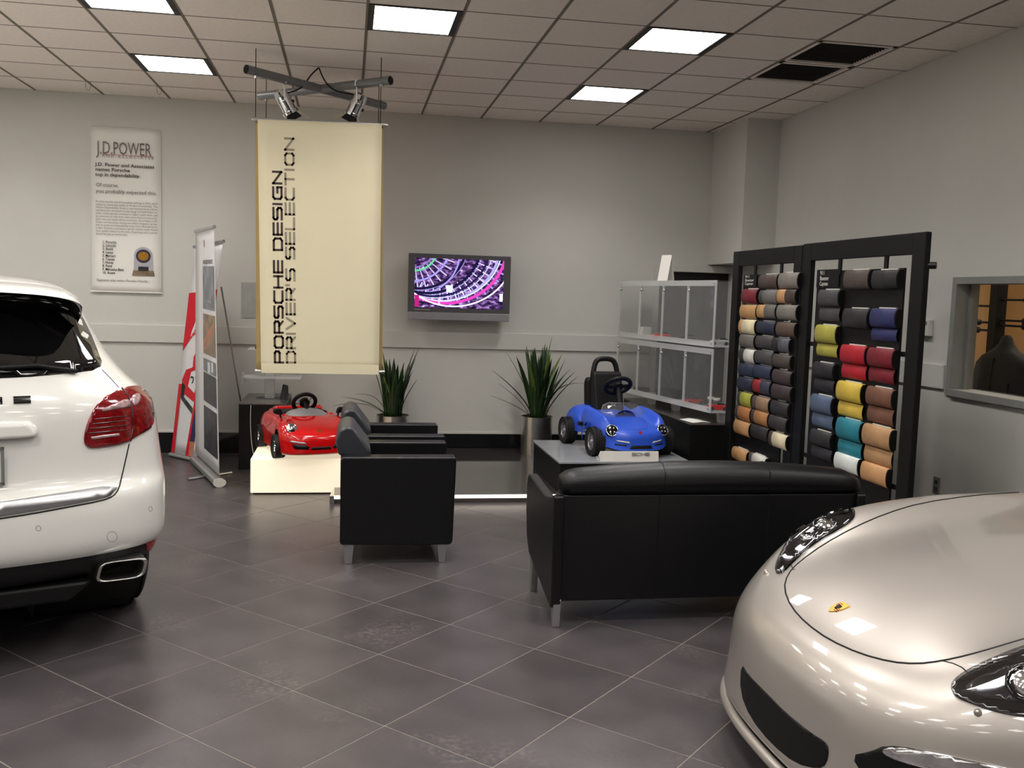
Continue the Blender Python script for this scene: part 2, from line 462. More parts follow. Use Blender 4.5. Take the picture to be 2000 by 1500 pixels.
# floor: grout bed, tiles laid diagonally
floor = struct(MB().b2((XL, YB, -.12), (XF, YW, -.0012)).build('floor', 'grout'), 'dark grey stone tile floor laid diagonally', 'floor')
FX, FY, FR, FS = -1.3145, 4.3039, .784, .522
du = (math.cos(FR-math.pi/2)*FS, math.sin(FR-math.pi/2)*FS); dv = (math.cos(FR)*FS, math.sin(FR)*FS)
near, far_mb = [], MB()
gap = .0035/FS
shared = None
for u in range(-30, 31):
    for v in range(-30, 31):
        cs = [(FX+(u+a)*du[0]+(v+b)*dv[0], FY+(u+a)*du[1]+(v+b)*dv[1]) for a, b in ((gap, gap), (1-gap, gap), (1-gap, 1-gap), (gap, 1-gap))]
        cx, cy = sum(c[0] for c in cs)/4, sum(c[1] for c in cs)/4
        inner = (-3.0 < cx < 4.1 and 2.3 < cy < 9.9)
        lim = (XR if cy > 4.5 else XF)
        cp = clip_poly(cs, (XL, YB), (lim, YW))
        if len(cp) < 3: continue
        full = all(abs(a[0]-b[0])+abs(a[1]-b[1]) < 1e-9 for a, b in zip(cp, cs)) and len(cp) == 4
        if inner:
            if full:
                if shared is None:
                    shared = MB().prism([(c[0]-cx, c[1]-cy) for c in cs], (0, 0, -.006), (1, 0, 0), (0, 1, 0), (0, 0, 1), .006).mesh('floor_tile'); shared.materials.append(MATS['tile'])
                o = bpy.data.objects.new('floor_tile', shared); COL.objects.link(o); o.parent = floor; o.location = (cx, cy, 0)
            else:
                MB().prism(cp, (0, 0, -.006), (1, 0, 0), (0, 1, 0), (0, 0, 1), .006).build('floor_tile', 'tile', floor)
        else:
            far_mb.prism(cp, (0, 0, -.006), (1, 0, 0), (0, 1, 0), (0, 0, 1), .006)
far_mb.build('floor_tiles_beyond', 'tile', floor)['kind'] = 'stuff'

# ceiling: slab, bars, tiles, cut out for lights
ceil = struct(MB().b2((XL, YB, ZC+.02), (XF, YW, ZC+.15)).build('ceiling', 'ceil_bar'), 'suspended ceiling of pale tiles in a dark grid', 'ceiling')
def gx(i): return GX0+i*S
def gy(j): return YW-GD-(j-1)*S if j >= 1 else YW
lights = {(1, 5), (1, 2), (4, 5), (7, 5), (7, 2)}
for j in (8, 11, 14, 17, 20): lights |= {(1, j), (4, j), (7, j)}
for j in (2, 5, 8, 11, 14, 17, 20): lights |= {(-2, j), (-5, j)}
for j in (11, 14, 17, 20): lights |= {(10, j)}
vents = {(9, 4), (9, 5)}
rest = MB()
tile_me = MB().b2((-S/2+.006, -S/2+.004, 0), (S/2-.006, S/2-.004, .02)).mesh('ceiling_tile'); tile_me.materials.append(MATS['ceil'])
for i in range(-8, 19):
    for j in range(0, 26):
        x0, x1 = max(gx(i), XL), min(gx(i+1), XF); y1 = gy(j); y0 = gy(j+1)
        if y1 > 4.6: x1 = min(x1, XR)
        if x1-x0 < .03 or y0 < YB or (i, j) in lights or (i, j) in vents: continue
        whole = abs(x1-x0-S) < 1e-6 and abs(y1-y0-S) < 1e-6
        if -1 <= i <= 10 and j <= 9:
            if whole:
                o = bpy.data.objects.new('ceiling_tile', tile_me); COL.objects.link(o); o.parent = ceil; o.location = ((x0+x1)/2, (y0+y1)/2, ZC)
            else:
                MB().b2((x0+.006, y0+.004, ZC), (x1-.004, y1-.004, ZC+.02)).build('ceiling_tile', 'ceil', ceil)
        else: rest.b2((x0+.006, y0+.004, ZC), (x1-.006, y1-.004, ZC+.02))
rest.build('ceiling_tiles_beyond', 'ceil', ceil)['kind'] = 'stuff'
for i in range(-7, 19):
    x = gx(i); y1 = YW if x < XR else 4.6
    MB().b2((x-.010, YB, ZC-.004), (x+.010, y1, ZC+.019)).build('ceiling_bar', 'ceil_bar', ceil)
for j in range(1, 26):
    y = gy(j)
    if y < YB: break
    MB().b2((XL, y-.005, ZC-.002), (XR if y > 4.6 else XF, y+.005, ZC+.018)).build('ceiling_bar', 'ceil_bar', ceil)
# walls
wall_back = struct(MB().b2((XL, YW, 0), (3.29, YW+.2, ZC+.1)).b2((3.29, YW, 1.985), (4.13, YW+.2, ZC+.1)).b2((4.13, YW, 0), (XR+.2, YW+.2, ZC+.1)).build('wall_back', 'wall'), 'pale grey plastered back wall', 'wall')
WY0, WY1, WZ0, WZ1 = 4.9, 6.03, 1.105, 1.863
wall_right = struct(MB().b2((XR, 4.5, 0), (XR+.16, YW, WZ0)).b2((XR, 4.5, WZ1), (XR+.16, YW, ZC+.1)).b2((XR, 4.5, WZ0), (XR+.16, WY0, WZ1)).b2((XR, WY1, WZ0), (XR+.16, YW, WZ1)).build('wall_right', 'wall'), 'pale grey plastered right wall with a window', 'wall')
struct(MB().b2((XR+.16, 4.4, 0), (XF, 4.5, ZC+.1)).build('wall_return', 'wall'), 'wall beyond the right corner of the showroom', 'wall')
struct(MB().b2((XL-.2, YB, 0), (XL, YW, ZC+.1)).build('wall_left', 'wall'), 'far left wall of the showroom', 'wall')
struct(MB().b2((XF, YB, 0), (XF+.2, 4.5, ZC+.1)).build('wall_far_right', 'wall'), 'wall right of the silver car', 'wall')
struct(MB().b2((XL, YB-.2, 0), (XF, YB, .5)).b2((XL, YB-.2, 3.0), (XF, YB, ZC+.1)).build('wall_front', 'wall'), 'front wall of the showroom behind the camera', 'wall')
for k in range(6):
    x0 = XL+k*(XF-XL)/6; x1 = XL+(k+1)*(XF-XL)/6
    wn = struct(MB().b2((x0+.05, YB-.12, .5), (x1-.05, YB-.10, 3.0)).build('window_%d' % (k+2), 'glass_dark'), 'dark night window in the front wall', 'window')
    MB().b2((x0-.04, YB-.16, .5), (x0+.05, YB-.05, 3.0)).build('mullion', 'alu', wn)
# bulkhead over the doorway corner
zb = float(at(1433, 512, 1, 8.965)[2])
struct(MB().b2((3.832, 8.965, zb), (XR, YW, ZC+.02)).build('wall_bulkhead', 'wall'), 'boxed-in bulkhead in the far right ceiling corner', 'wall')
# rails, baseboards
struct(MB().b2((XL, YW-.022, 1.105), (3.20, YW, 1.28)).build('trim_1', 'wall_trim', bevel=.006), 'flat painted rail band along the back wall', 'trim')
struct(MB().b2((XR-.022, WY1+.06, 1.105), (XR, YW-.9, 1.28)).build('trim_2', 'wall_trim', bevel=.006), 'flat painted rail band on the right wall', 'trim')
bb = struct(MB().b2((XL, YW-.010, 0), (3.20, YW, .208)).build('baseboard_back', 'black'), 'black tile baseboard along the back wall', 'baseboard')
for k in range(18):
    x0 = -6.9+k*.56
    MB().b2((x0, YW-.018, .0), (min(x0+.556, 3.2), YW-.006, .206)).build('base_tile', 'black_tile', bb)
struct(MB().b2((XL, YW-.016, .208), (3.2, YW, .226)).build('trim_3', 'wall_trim'), 'thin pale ledge above the black baseboard', 'trim')
bbr = struct(MB().b2((XR-.012, 4.5, 0), (XR, 8.9, .11)).build('baseboard_right', 'wall_trim'), 'low painted baseboard on the right wall', 'baseboard')
# dark doorway
d1 = struct(MB().b2((3.29, YW+.12, 0), (4.13, YW+.16, 1.985)).build('door_1', 'door_dark'), 'dark doorway behind the acrylic cases', 'door')
MB().b2((3.22, YW-.03, 1.985), (4.186, YW+.02, 2.06)).build('door_head', 'wall_trim', d1, bevel=.004)
MB().b2((3.22, YW-.03, 0), (3.29, YW+.02, 1.985)).build('door_jamb', 'wall_trim', d1, bevel=.004)
MB().b2((4.10, YW-.02, 0), (4.15, YW+.02, 1.985)).build('door_jamb', 'wall_trim', d1, bevel=.004)

# ceiling lights
def troffer():
    t = thing('ceiling_light', '', 'light')
    fr = MB(); a = S/2-.004; b = S/2-.045
    for sx in (-1, 1):
        fr.b2((min(sx*a, sx*b), -a, -.006), (max(sx*a, sx*b), a, .06))
        fr.b2((-a, min(sx*a, sx*(a-.018)), -.006), (a, max(sx*a, sx*(a-.018)), .06))
    fr.build('frame', 'black', t)
    MB().b2((-b, -a+.018, .0), (b, a-.018, .012)).build('diffuser', 'panel', t)
    la = bpy.data.lights.new('tube_light', 'AREA'); la.shape = 'RECTANGLE'; la.size = 2*b; la.size_y = 2*(a-.018); la.energy = TROFFER_W; la.spread = math.radians(125); la.color = (1, .98, .95)
    lo = bpy.data.objects.new('tube_light', la); COL.objects.link(lo); lo.parent = t; lo.location = (0, 0, -.004); WM[lo.name] = Matrix.Identity(4)
    return t
names = {(1, 5): 'white ceiling light panel cut by the top left edge of the photo', (1, 2): 'white ceiling light panel above the dependability poster',
         (4, 5): 'white ceiling light panel above and right of the tubular truss', (7, 5): 'large white ceiling light panel left of the dark vents', (7, 2): 'smaller farther white ceiling light panel nearest the back right corner'}
proto = None
for (i, j) in sorted(lights, key=lambda k: (k not in names, k)):
    x, y = gx(i+.5), (gy(j)+gy(j+1))/2
    if x > XF or y < YB+.4 or x < XL+.3: continue
    if proto is None: proto = o = troffer()
    else: o = copy_tree(proto)
    place(o, (x, y, ZC))
    o['label'] = names.get((i, j), 'white ceiling light panel outside the picture, grid column %d, row %d' % (i+6, j+1)); o['group'] = 'ceiling light panels'
# ceiling vents
for (i, j), lab in (((9, 5), 'dark return air vent in the ceiling, the nearer of two'), ((9, 4), 'dark return air vent in the ceiling, the farther of two')):
    x0, x1, y1, y0 = gx(i), gx(i+1), gy(j), gy(j+1)
    t = thing('ceiling_vent', lab, 'vent', ((x0+x1)/2, (y0+y1)/2, ZC), group='ceiling vents')
    a = S/2-.012; fr = MB()
    for sx in (-1, 1):
        fr.b2((min(sx*a, sx*(a-.03)), -a, -.004), (max(sx*a, sx*(a-.03)), a, .03)); fr.b2((-a, min(sx*a, sx*(a-.03)), -.004), (a, max(sx*a, sx*(a-.03)), .03))
    fr.build('frame', 'ceil', t)
    MB().b2((-a, -a, .045), (a, a, .055)).build('backing', 'dark_void', t)
    for k in range(14):
        y = -a+.045+k*(2*a-.09)/13
        MB().box((0, y, .022), (2*a-.06, .006, .03)).build('slat', 'vent_dark', t)

# window in the right wall, office behind it
win = struct(MB().b2((XR+.10, WY0, WZ0), (XR+.108, WY1, WZ1)).build('window_1', 'glass'), 'interior window to a warm lit office', 'window')
e = .035
g = .012
MB().b2((XR-.012, WY0-e, WZ1-g), (XR+.17, WY1+e, WZ1+e)).build('window_frame', 'reveal', win)
MB().b2((XR-.012, WY1-g, WZ0-e), (XR+.17, WY1+e, WZ1-g)).build('window_frame', 'reveal', win)
MB().b2((XR-.012, WY0-e, WZ0-e), (XR+.17, WY0+g, WZ1-g)).build('window_frame', 'reveal', win)
MB().b2((XR-.03, WY0-e, WZ0-e), (XR+.17, WY1-g, WZ0+g)).build('window_sill', 'reveal', win)
MB().b2((XR+.085, WY1-.04, WZ0+g), (XR+.125, WY1-g, WZ1-g)).build('glazing_bead', 'reveal', win)
struct(MB().b2((6.6, 4.5, 0), (6.7, 9.0, 3.0)).build('wall_office', 'office_tan'), 'tan wall of the office behind the window', 'wall')
struct(MB().b2((XR+.16, 8.9, 0), (6.6, 9.0, 3.0)).build('wall_office_end', 'office_tan'), 'tan end wall of the office behind the window', 'wall')
struct(MB().b2((XR+.16, 4.5, 2.9), (6.6, 8.9, 3.0)).build('ceiling_office', 'ceil'), 'ceiling of the office behind the window', 'ceiling')
ol = bpy.data.lights.new('office_lamp', 'AREA'); ol.energy = OFFICE; ol.size = 1.2; ol.color = (1, .88, .72)
oo = bpy.data.objects.new('office_lamp', ol); COL.objects.link(oo); oo.location = (5.6, 6.6, 2.85); tag(oo, 'ceiling lamp of the office behind the window', 'lamp')
# coat stand with pegs, jacket and framed prints in the office
XJ = 5.05
t = thing('coat_stand', 'black steel coat stand with round pegs behind the office window', 'coat stand', (XJ, float(at(1945, 650, 0, XJ)[1]), 0))
yc = t.location.y
MB().b2((-.045, -.045, .02), (.045, .045, 2.3)).build('post', 'black', t, bevel=.004)
MB().lathe([(.25, 0), (.25, .02), (.05, .035)], 28).build('base', 'black', t, smooth=True)
for px, py in ((1897, 597), (1911, 629), (1909, 644)):
    p = at(px, py, 0, XJ); 
    MB().tube([(0, 0, p[2]), (0, p[1]-yc, p[2])], .009, 8).build('peg', 'black', t)
    MB().lathe([(.001, -.012), (.026, -.010), (.026, .010), (.001, .012)], 18, (0, p[1]-yc, p[2]), (0, 1, 0), cap=False).build('peg_knob', 'black', t, smooth=True)
for z in (1.60, 1.56, 1.76):
    MB().tube([(0, 0, z), (0, -.32, z)], .009, 8).build('peg', 'black', t)
    MB().lathe([(.001, -.012), (.026, -.010), (.026, .010), (.001, .012)], 18, (0, -.32, z), (0, 1, 0), cap=False).build('peg_knob', 'black', t, smooth=True)
# jacket: rows of ellipses hanging from the shoulders
XJK = 4.78
def yj(px): return float(at(px, 700, 0, XJK)[1])
zj = lambda py: float(at(1960, py, 0, XJK)[2])
cyj = yj(1964)
rows = []
for py, hw, hd in ((654, .02, .02), (660, .045, .035), (672, .06, .05), (684, .12, .07), (697, .24, .09), (712, .30, .10), (740, .325, .11), (800, .335, .12), (900, .34, .13), (930, .34, .13)):
    z = zj(py); rows.append([(hd*math.sin(a), hw*math.cos(a)*(1+.03*math.sin(7*a)), z) for a in np.linspace(0, 2*math.pi, 41)[:-1]])
t = thing('jacket', 'black jacket hanging behind the office window', 'jacket', (XJK, cyj, 0))
MB().grid(rows, wrap=True).build('jacket_body', 'jacket', t, smooth=True)
MB().tube([(-.128, 0, zj(905)), (-.115, .004, zj(760)), (-.098, 0, zj(700))], .006, 6).build('zip', 'black', t)
MB().tube([(-.10, -.17, zj(905)), (-.10, -.17, zj(745))], .007, 6).build('side_seam', 'black', t)
MB().tube([(-.10, .15, zj(905)), (-.10, .15, zj(745))], .007, 6).build('side_seam', 'black', t)
p0, p1 = at(1958, 565, 1, 8.88), at(2040, 640, 1, 8.88)
t = thing('wall_print', 'large dark purple framed print on the office wall', 'picture', ((p0[0]+p1[0])/2, 8.892, (p0[2]+p1[2])/2))
hy, hz = abs(p0[0]-p1[0])/2, abs(p0[2]-p1[2])/2
MB().b2((-hy, -.02, -hz), (hy, .008, hz)).build('frame', 'black', t); MB().b2((-hy+.06, -.024, -hz+.06), (hy-.06, -.02, hz-.06)).build('print', 'print_dark', t)
p0, p1 = at(1886, 718, 1, 8.88), at(1902, 757, 1, 8.88)
t = thing('small_picture', 'small warm framed picture low on the office wall', 'picture', ((p0[0]+p1[0])/2, 8.892, (p0[2]+p1[2])/2))
hy, hz = abs(p0[0]-p1[0])/2, abs(p0[2]-p1[2])/2
MB().b2((-hy, -.015, -hz), (hy, .008, hz)).build('frame', 'photo_brown', t); MB().b2((-hy+.03, -.019, -hz+.03), (hy-.03, -.015, hz-.03)).build('print', 'print_warm', t)
# thermostat and outlet on the right wall
p = at(1812, 640, 0, XR)
t = thing('thermostat', 'white thermostat box on the right wall', 'thermostat', (XR, float(p[1]), float(p[2])))
MB().b2((-.045, -.07, -.06), (0, .07, .06)).build('body', 'plastic_white', t, bevel=.006)
MB().b2((-.048, -.055, .02), (-.044, .0, .045)).build('screen', 'plate_grey', t); MB().b2((-.049, .02, -.03), (-.044, .04, -.02)).build('button', 'black', t)
p = at(1830, 948, 0, XR)
t = thing('wall_outlet', 'grey electric outlet plate low on the right wall', 'outlet', (XR, float(p[1]), float(p[2])))
MB().b2((-.008, -.038, -.06), (0, .038, .06)).build('plate', 'plate_grey', t, bevel=.003)
for z in (-.025, .025): MB().b2((-.011, -.016, z-.014), (-.007, .016, z+.014)).build('socket', 'photo_dark', t)

# ================================================================== SILVER SPORTS CAR
SC = [  # rows from the under-lip over the nose to the tail, columns centre -> wheel arch / sill; (back, out, up)
 [(.12,0,.12),(.125,.2,.12),(.15,.4,.12),(.21,.56,.12),(.29,.68,.12),(.40,.78,.12),(.52,.84,.12),(.62,.865,.12),(.66,.87,.12)],
 [(-.01,0,.15),(-.005,.2,.15),(.02,.4,.15),(.08,.56,.15),(.17,.69,.15),(.30,.80,.15),(.45,.865,.15),(.60,.89,.15),(.65,.89,.15)],
 [(.0,0,.21),(.005,.2,.21),(.03,.4,.21),(.09,.56,.21),(.18,.69,.21),(.31,.81,.21),(.46,.875,.21),(.59,.90,.21),(.63,.90,.21)],
 [(.0,0,.33),(.008,.2,.33),(.04,.4,.33),(.11,.56,.33),(.205,.69,.33),(.33,.81,.33),(.44,.885,.34),(.57,.91,.34),(.61,.91,.34)],
 [(.0,0,.43),(.008,.2,.43),(.04,.4,.43),(.11,.56,.43),(.21,.69,.43),(.34,.81,.43),(.44,.89,.43),(.58,.915,.43),(.63,.915,.43)],
 [(.035,0,.525),(.043,.2,.525),(.075,.4,.52),(.14,.56,.52),(.235,.69,.525),(.36,.805,.535),(.46,.885,.54),(.62,.915,.54),(.68,.915,.52)],
 [(.13,0,.60),(.135,.2,.60),(.155,.4,.595),(.225,.56,.595),(.31,.68,.625),(.42,.785,.66),(.56,.87,.66),(.71,.91,.645),(.78,.915,.62)],
 [(.36,0,.685),(.365,.2,.684),(.38,.4,.675),(.42,.55,.685),(.48,.67,.765),(.58,.77,.79),(.71,.86,.765),(.86,.91,.71),(.94,.915,.68)],
 [(.66,0,.765),(.665,.2,.762),(.68,.4,.745),(.71,.55,.745),(.76,.66,.815),(.83,.77,.84),(.93,.86,.81),(1.05,.91,.73),(1.12,.915,.66)],
 [(1.0,0,.83),(1.0,.2,.826),(1.01,.4,.81),(1.03,.55,.805),(1.07,.66,.855),(1.12,.77,.88),(1.19,.86,.83),(1.25,.91,.66),(1.27,.915,.54)],
 [(1.3,0,.88),(1.3,.2,.875),(1.31,.4,.86),(1.32,.55,.85),(1.34,.66,.875),(1.37,.78,.885),(1.38,.87,.80),(1.37,.915,.52),(1.34,.915,.32)],
 [(1.55,0,.91),(1.55,.2,.905),(1.55,.4,.89),(1.55,.55,.88),(1.55,.67,.885),(1.55,.79,.88),(1.53,.88,.78),(1.47,.915,.44),(1.38,.90,.14)],
 [(2.1,0,.92),(2.1,.2,.92),(2.1,.4,.92),(2.1,.55,.92),(2.1,.67,.92),(2.1,.78,.90),(2.1,.87,.78),(2.1,.90,.44),(2.1,.88,.14)],
 [(2.8,0,.92),(2.8,.2,.92),(2.8,.4,.92),(2.8,.55,.92),(2.8,.67,.92),(2.8,.79,.90),(2.8,.89,.78),(2.8,.90,.44),(2.8,.87,.14)],
 [(3.4,0,.95),(3.4,.2,.95),(3.4,.4,.94),(3.4,.55,.93),(3.4,.68,.92),(3.4,.82,.88),(3.4,.92,.76),(3.4,.93,.44),(3.4,.90,.16)],
 [(4.0,0,.87),(4.0,.2,.87),(4.0,.4,.86),(4.0,.55,.84),(4.0,.66,.82),(4.0,.78,.78),(4.0,.85,.68),(4.0,.88,.44),(4.0,.84,.2)],
 [(4.32,0,.72),(4.32,.2,.72),(4.31,.4,.71),(4.28,.55,.70),(4.24,.64,.68),(4.2,.72,.64),(4.16,.78,.58),(4.12,.82,.42),(4.1,.80,.24)],
 [(4.40,0,.5),(4.40,.2,.5),(4.38,.4,.5),(4.34,.55,.5),(4.28,.64,.48),(4.22,.72,.46),(4.17,.78,.44),(4.12,.81,.36),(4.1,.79,.26)],
 [(4.36,0,.25),(4.36,.2,.25),(4.34,.4,.25),(4.30,.55,.25),(4.25,.64,.25),(4.2,.71,.25),(4.15,.76,.25),(4.11,.79,.26),(4.09,.78,.27)],
]
def sports_ctrl(ks=1., kt=1., kz=1., rows=None, z0=0.):
    A = np.array(SC)[rows if rows is not None else slice(None)]
    A = A*np.array([ks, kt, kz])+np.array([0, 0, z0])
    return np.concatenate([A[:, :0:-1]*np.array([1, -1, 1]), A], axis=1)       # mirrored: columns -8..8
def to_local(A):  # (back, out, up) -> local x = out, y = -back (car faces +y)
    return np.stack([A[..., 1], -A[..., 0], A[..., 2]], -1)
CARX, CARY = 1.43, 2.95
car = thing('sports_car', 'silver beige sports car nose with gold crest in the right foreground', 'car', (CARX, CARY, 0), math.pi/2)
body = MB().grid(to_local(surf(sports_ctrl(), 8, 8))).build('body', 'silver_paint', car, smooth=True)
bv = bvh_of(body)
# hood shut line, bumper joints
hood_line = [(1990,962),(1905,967),(1800,982),(1730,1003),(1668,1030),(1610,1062),(1560,1098),(1538,1122),(1531,1150),(1545,1185),(1575,1218),(1620,1250),(1680,1277),(1740,1293),(1790,1297),(1840,1291),(1890,1280),(1940,1266),(2000,1248),(2060,1232)]
seam('hood_seam', bv, hood_line, 'black', car, .0032, 8, it=1)
seam('bumper_seam', bv, [(1544,1098),(1549,1113),(1553,1112)], 'black', car, .002, 5)
seam('bumper_seam', bv, [(1838,1290),(1862,1296),(1878,1303),(1895,1318)], 'black', car, .002, 5)
# headlamps: black surround, chrome bowl, clear lens
def lamp(outer, inner, spots):
    hb = patch('headlamp', bv, outer, 'black_gloss', car, .002, 6, .012, it=2)
    patch('reflector', bv, inner, 'lens_chrome', hb, .004, 9, .004, it=2)
    for c, r in spots:
        p, n = cast(bv, *c); mi = WM[hb.name].inverted(); p = mi @ (p+n*.004); nl = (mi.to_3x3() @ n).normalized()
        MB().lathe([(r, 0), (r*.98, .006), (r*.8, .010), (r*.72, .004), (.001, .001)], 24, p, nl, cap=False).build('projector', 'black_gloss', hb, smooth=True)
        MB().lathe([(r*.7, .003), (r*.5, .012), (.001, .017)], 20, p, nl, cap=False).build('bulb_lens', 'chrome', hb, smooth=True)
    patch('lens', bv, outer, 'lamp_lens', hb, .012, 6, .002, it=2)
lamp([(1512,1120),(1526,1082),(1552,1042),(1588,1008),(1630,992),(1662,993),(1673,1003),(1662,1020),(1632,1038),(1590,1062),(1552,1096),(1528,1122)],
     [(1545,1078),(1565,1046),(1595,1015),(1628,1003),(1648,1006),(1640,1024),(1606,1042),(1572,1066)], [((1612,1026), .055), ((1578,1052), .035)])
lamp([(1858,1347),(1866,1330),(1900,1309),(1950,1287),(2000,1268),(2080,1244),(2160,1240),(2200,1290),(2170,1370),(2090,1405),(2000,1402),(1940,1390),(1890,1372),(1866,1362)],
     [(1880,1343),(1920,1318),(1980,1296),(2060,1272),(2130,1270),(2150,1310),(2110,1360),(2030,1372),(1960,1368),(1905,1358)], [((2010,1335), .06), ((2085,1322), .075)])
# washer jets
for c in ((1497, 1119), (1910, 1392)):
    p, n = cast(bv, *c); mi = WM[car.name].inverted(); p = mi @ p; n = (mi.to_3x3() @ n).normalized()
    j = MB().lathe([(.011, -.002), (.011, .003), (.006, .006), (.006, .012), (.002, .015)], 16, p, n).build('washer_jet', 'silver_paint', car, smooth=True)
# intakes, lip, lights under the lamps
patch('front_intake', bv, [(1448,1295),(1462,1318),(1492,1348),(1535,1392),(1585,1432),(1612,1448),(1620,1462),(1615,1492),(1600,1502),(1555,1492),(1506,1452),(1466,1402),(1446,1352)], 'black', car, .0015, 8, .02, it=1)
patch('front_intake', bv, [(1662,1475),(1700,1468),(1730,1455),(1790,1462),(1900,1490),(2040,1520),(2100,1600),(1950,1640),(1780,1580),(1690,1520)], 'black', car, .0015, 10, .02, it=1)
patch('front_light', bv, [(1722,1464),(1745,1458),(1830,1470),(1930,1492),(2040,1516),(2040,1545),(1900,1520),(1790,1496),(1735,1478)], 'lens_chrome', car, .006, 9, .01, it=1)
lip = [(CARX, CARY)]
ls = [(.66,.885,.13),(.5,.87,.13),(.32,.805,.125),(.17,.70,.12),(.075,.57,.118),(.02,.42,.116),(-.012,.22,.115),(-.018,0,.115)]
ls = ls+[(a, -b, c) for a, b, c in ls[-2::-1]]
ls = bspline(np.array(ls), 4)
MB().tube(to_local(ls*np.array([1, 1, 1.12])+np.array([.022, 0, 0])), .02, 10).build('front_lip', 'silver_paint', car, smooth=True)
# crest on the hood: shield with quartered field
p, n = cast(bv, 1637, 1187); mi = WM[car.name].inverted(); p = mi @ p; n = (mi.to_3x3() @ n).normalized()
up = (Vector((0, -1, 0))-n*n.dot(Vector((0, -1, 0)))).normalized(); rt = up.cross(n)
sh = [(-.026,.032),(-.012,.034),(0,.036),(.012,.034),(.026,.032),(.027,.005),(.020,-.018),(.010,-.030),(0,-.036),(-.010,-.030),(-.020,-.018),(-.027,.005)]
cr = MB().prism(sh, p-n*.004, rt, up, n, .007).build('crest', 'gold', car, bevel=.0015)
for a, b, c_ in ((-.022, .004, 'crest_red'), (.004, -.020, 'crest_red')):
    for k in range(3):
        MB().prism([(a, b+k*.007), (a+.018, b+k*.007), (a+.018, b+k*.007+.0035), (a, b+k*.007+.0035)], p, rt, up, n, .0036).build('crest_stripe', 'crest_red' if k != 1 else 'black', cr)
MB().prism([(x*.36, y*.36) for x, y in sh], p, rt, up, n, .0048).build('crest_centre', 'black', cr)
# wheels, cabin
def tyre(r, w_, rr):
    g = []
    hw = w_/2
    prof = [(rr, -hw*.8), (rr+.02, -hw), (r-.05, -hw*1.03), (r-.012, -hw*.92)]
    for k in range(4):
        x = -hw*.62+k*hw*.41
        prof += [(r, x-.045*w_), (r, x), (r-.010, x+.004), (r-.010, x+.022), (r, x+.026)]
    prof += [(r, hw*.86), (r-.012, hw*.92), (r-.05, hw*1.03), (rr+.02, hw), (rr, hw*.8)]
    return prof
def wheel(parent, c, r, w_, side, rim='alu', spokes=10, rr=None):
    rr = rr or r*.70
    t = MB().lathe(tyre(r, w_, rr), 56, c, (1, 0, 0), cap=False).build('tyre', 'rubber', parent, smooth=False)
    MB().lathe([(rr*1.0, -w_*.42), (rr*.93, -w_*.3), (rr*.93, w_*.3), (rr*1.0, w_*.42)], 40, c, (1, 0, 0), cap=False).build('rim', rim, t, smooth=True)
    sp = MB(); x = c[0]+side*w_*.33
    for k in range(spokes):
        a = 2*math.pi*k/spokes; d = Vector((0, math.cos(a), math.sin(a))); q = Vector((0, -math.sin(a), math.cos(a)))
        o = Vector((x, c[1], c[2])); hw = rr*.07
        sp.add([o+d*rr*.15-q*hw, o+d*rr*.96-q*hw*.7, o+d*rr*.96+q*hw*.7, o+d*rr*.15+q*hw]+[Vector((-side*.02*r/.35, 0, 0))+v for v in (o+d*rr*.15-q*hw, o+d*rr*.96-q*hw*.7, o+d*rr*.96+q*hw*.7, o+d*rr*.15+q*hw)],
               [(0, 1, 2, 3), (7, 6, 5, 4), (0, 4, 5, 1), (1, 5, 6, 2), (2, 6, 7, 3), (3, 7, 4, 0)])
    sp.build('spokes', rim, t)
    MB().lathe([(rr*.22, -.01), (rr*.22, .01), (rr*.12, .018), (.001, .02)], 20, (x, c[1], c[2]), (side, 0, 0)).build('hub', rim, t, smooth=True)
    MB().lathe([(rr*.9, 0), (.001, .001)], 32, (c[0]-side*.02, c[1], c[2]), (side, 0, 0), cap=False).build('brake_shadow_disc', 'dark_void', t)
    return t
for sx in (-1, 1):
    for yb in (-.97, -3.38):
        wheel(car, (sx*.79, yb, .325), .325, .22, sx)
MB().b2((-.70, -3.9, .14), (.70, -.55, .45)).build('underbody', 'black_plastic', car)
cab = []
for s_, hw, z in ((1.42, .62, .88), (1.8, .66, 1.06), (2.2, .62, 1.22), (2.6, .58, 1.28), (3.0, .55, 1.25), (3.5, .52, 1.10), (3.95, .48, .86)):
    cab.append([(-s_*0+hw*1.12*math.copysign(abs(math.cos(a))**.55, math.cos(a)), -s_-.12*abs(math.cos(a))**3*(1 if s_ < 2.3 else 0), .84+(z-.84)*abs(math.sin(a))**.6) for a in np.linspace(0, math.pi, 25)])
MB().grid(bspline(np.array(cab), 5)).build('cabin', 'glass_dark', car, smooth=True)

# ================================================================== WHITE SUV
SA = math.radians(23)
suv = thing('suv', 'white sport utility car seen from behind at the left edge', 'car', (-1.614, 4.06, 0), SA)
KZ = [  # height, rear set-back at the centre, half width, set-back of the front end
 (.475,.03,.955,.05),(.495,.012,.962,.03),(.53,.0,.967,.0),(.57,-.005,.968,.0),(.64,-.005,.969,.0),(.71,.0,.97,.0),(.755,.015,.971,.02),(.785,.05,.973,.04),(.82,.068,.971,.06),
 (.90,.078,.962,.10),(1.0,.085,.952,.25),(1.08,.093,.943,.6),(1.14,.105,.923,.95),(1.19,.125,.872,1.1),(1.25,.165,.812,1.2),(1.32,.22,.760,1.35),(1.40,.29,.72,1.5),
 (1.48,.36,.685,1.65),(1.56,.43,.655,1.8),(1.62,.47,.626,1.95),(1.655,.50,.585,2.05),(1.68,.56,.50,2.15),(1.695,.68,.40,2.25),(1.703,.9,.27,2.35),(1.706,1.3,.08,2.4)]
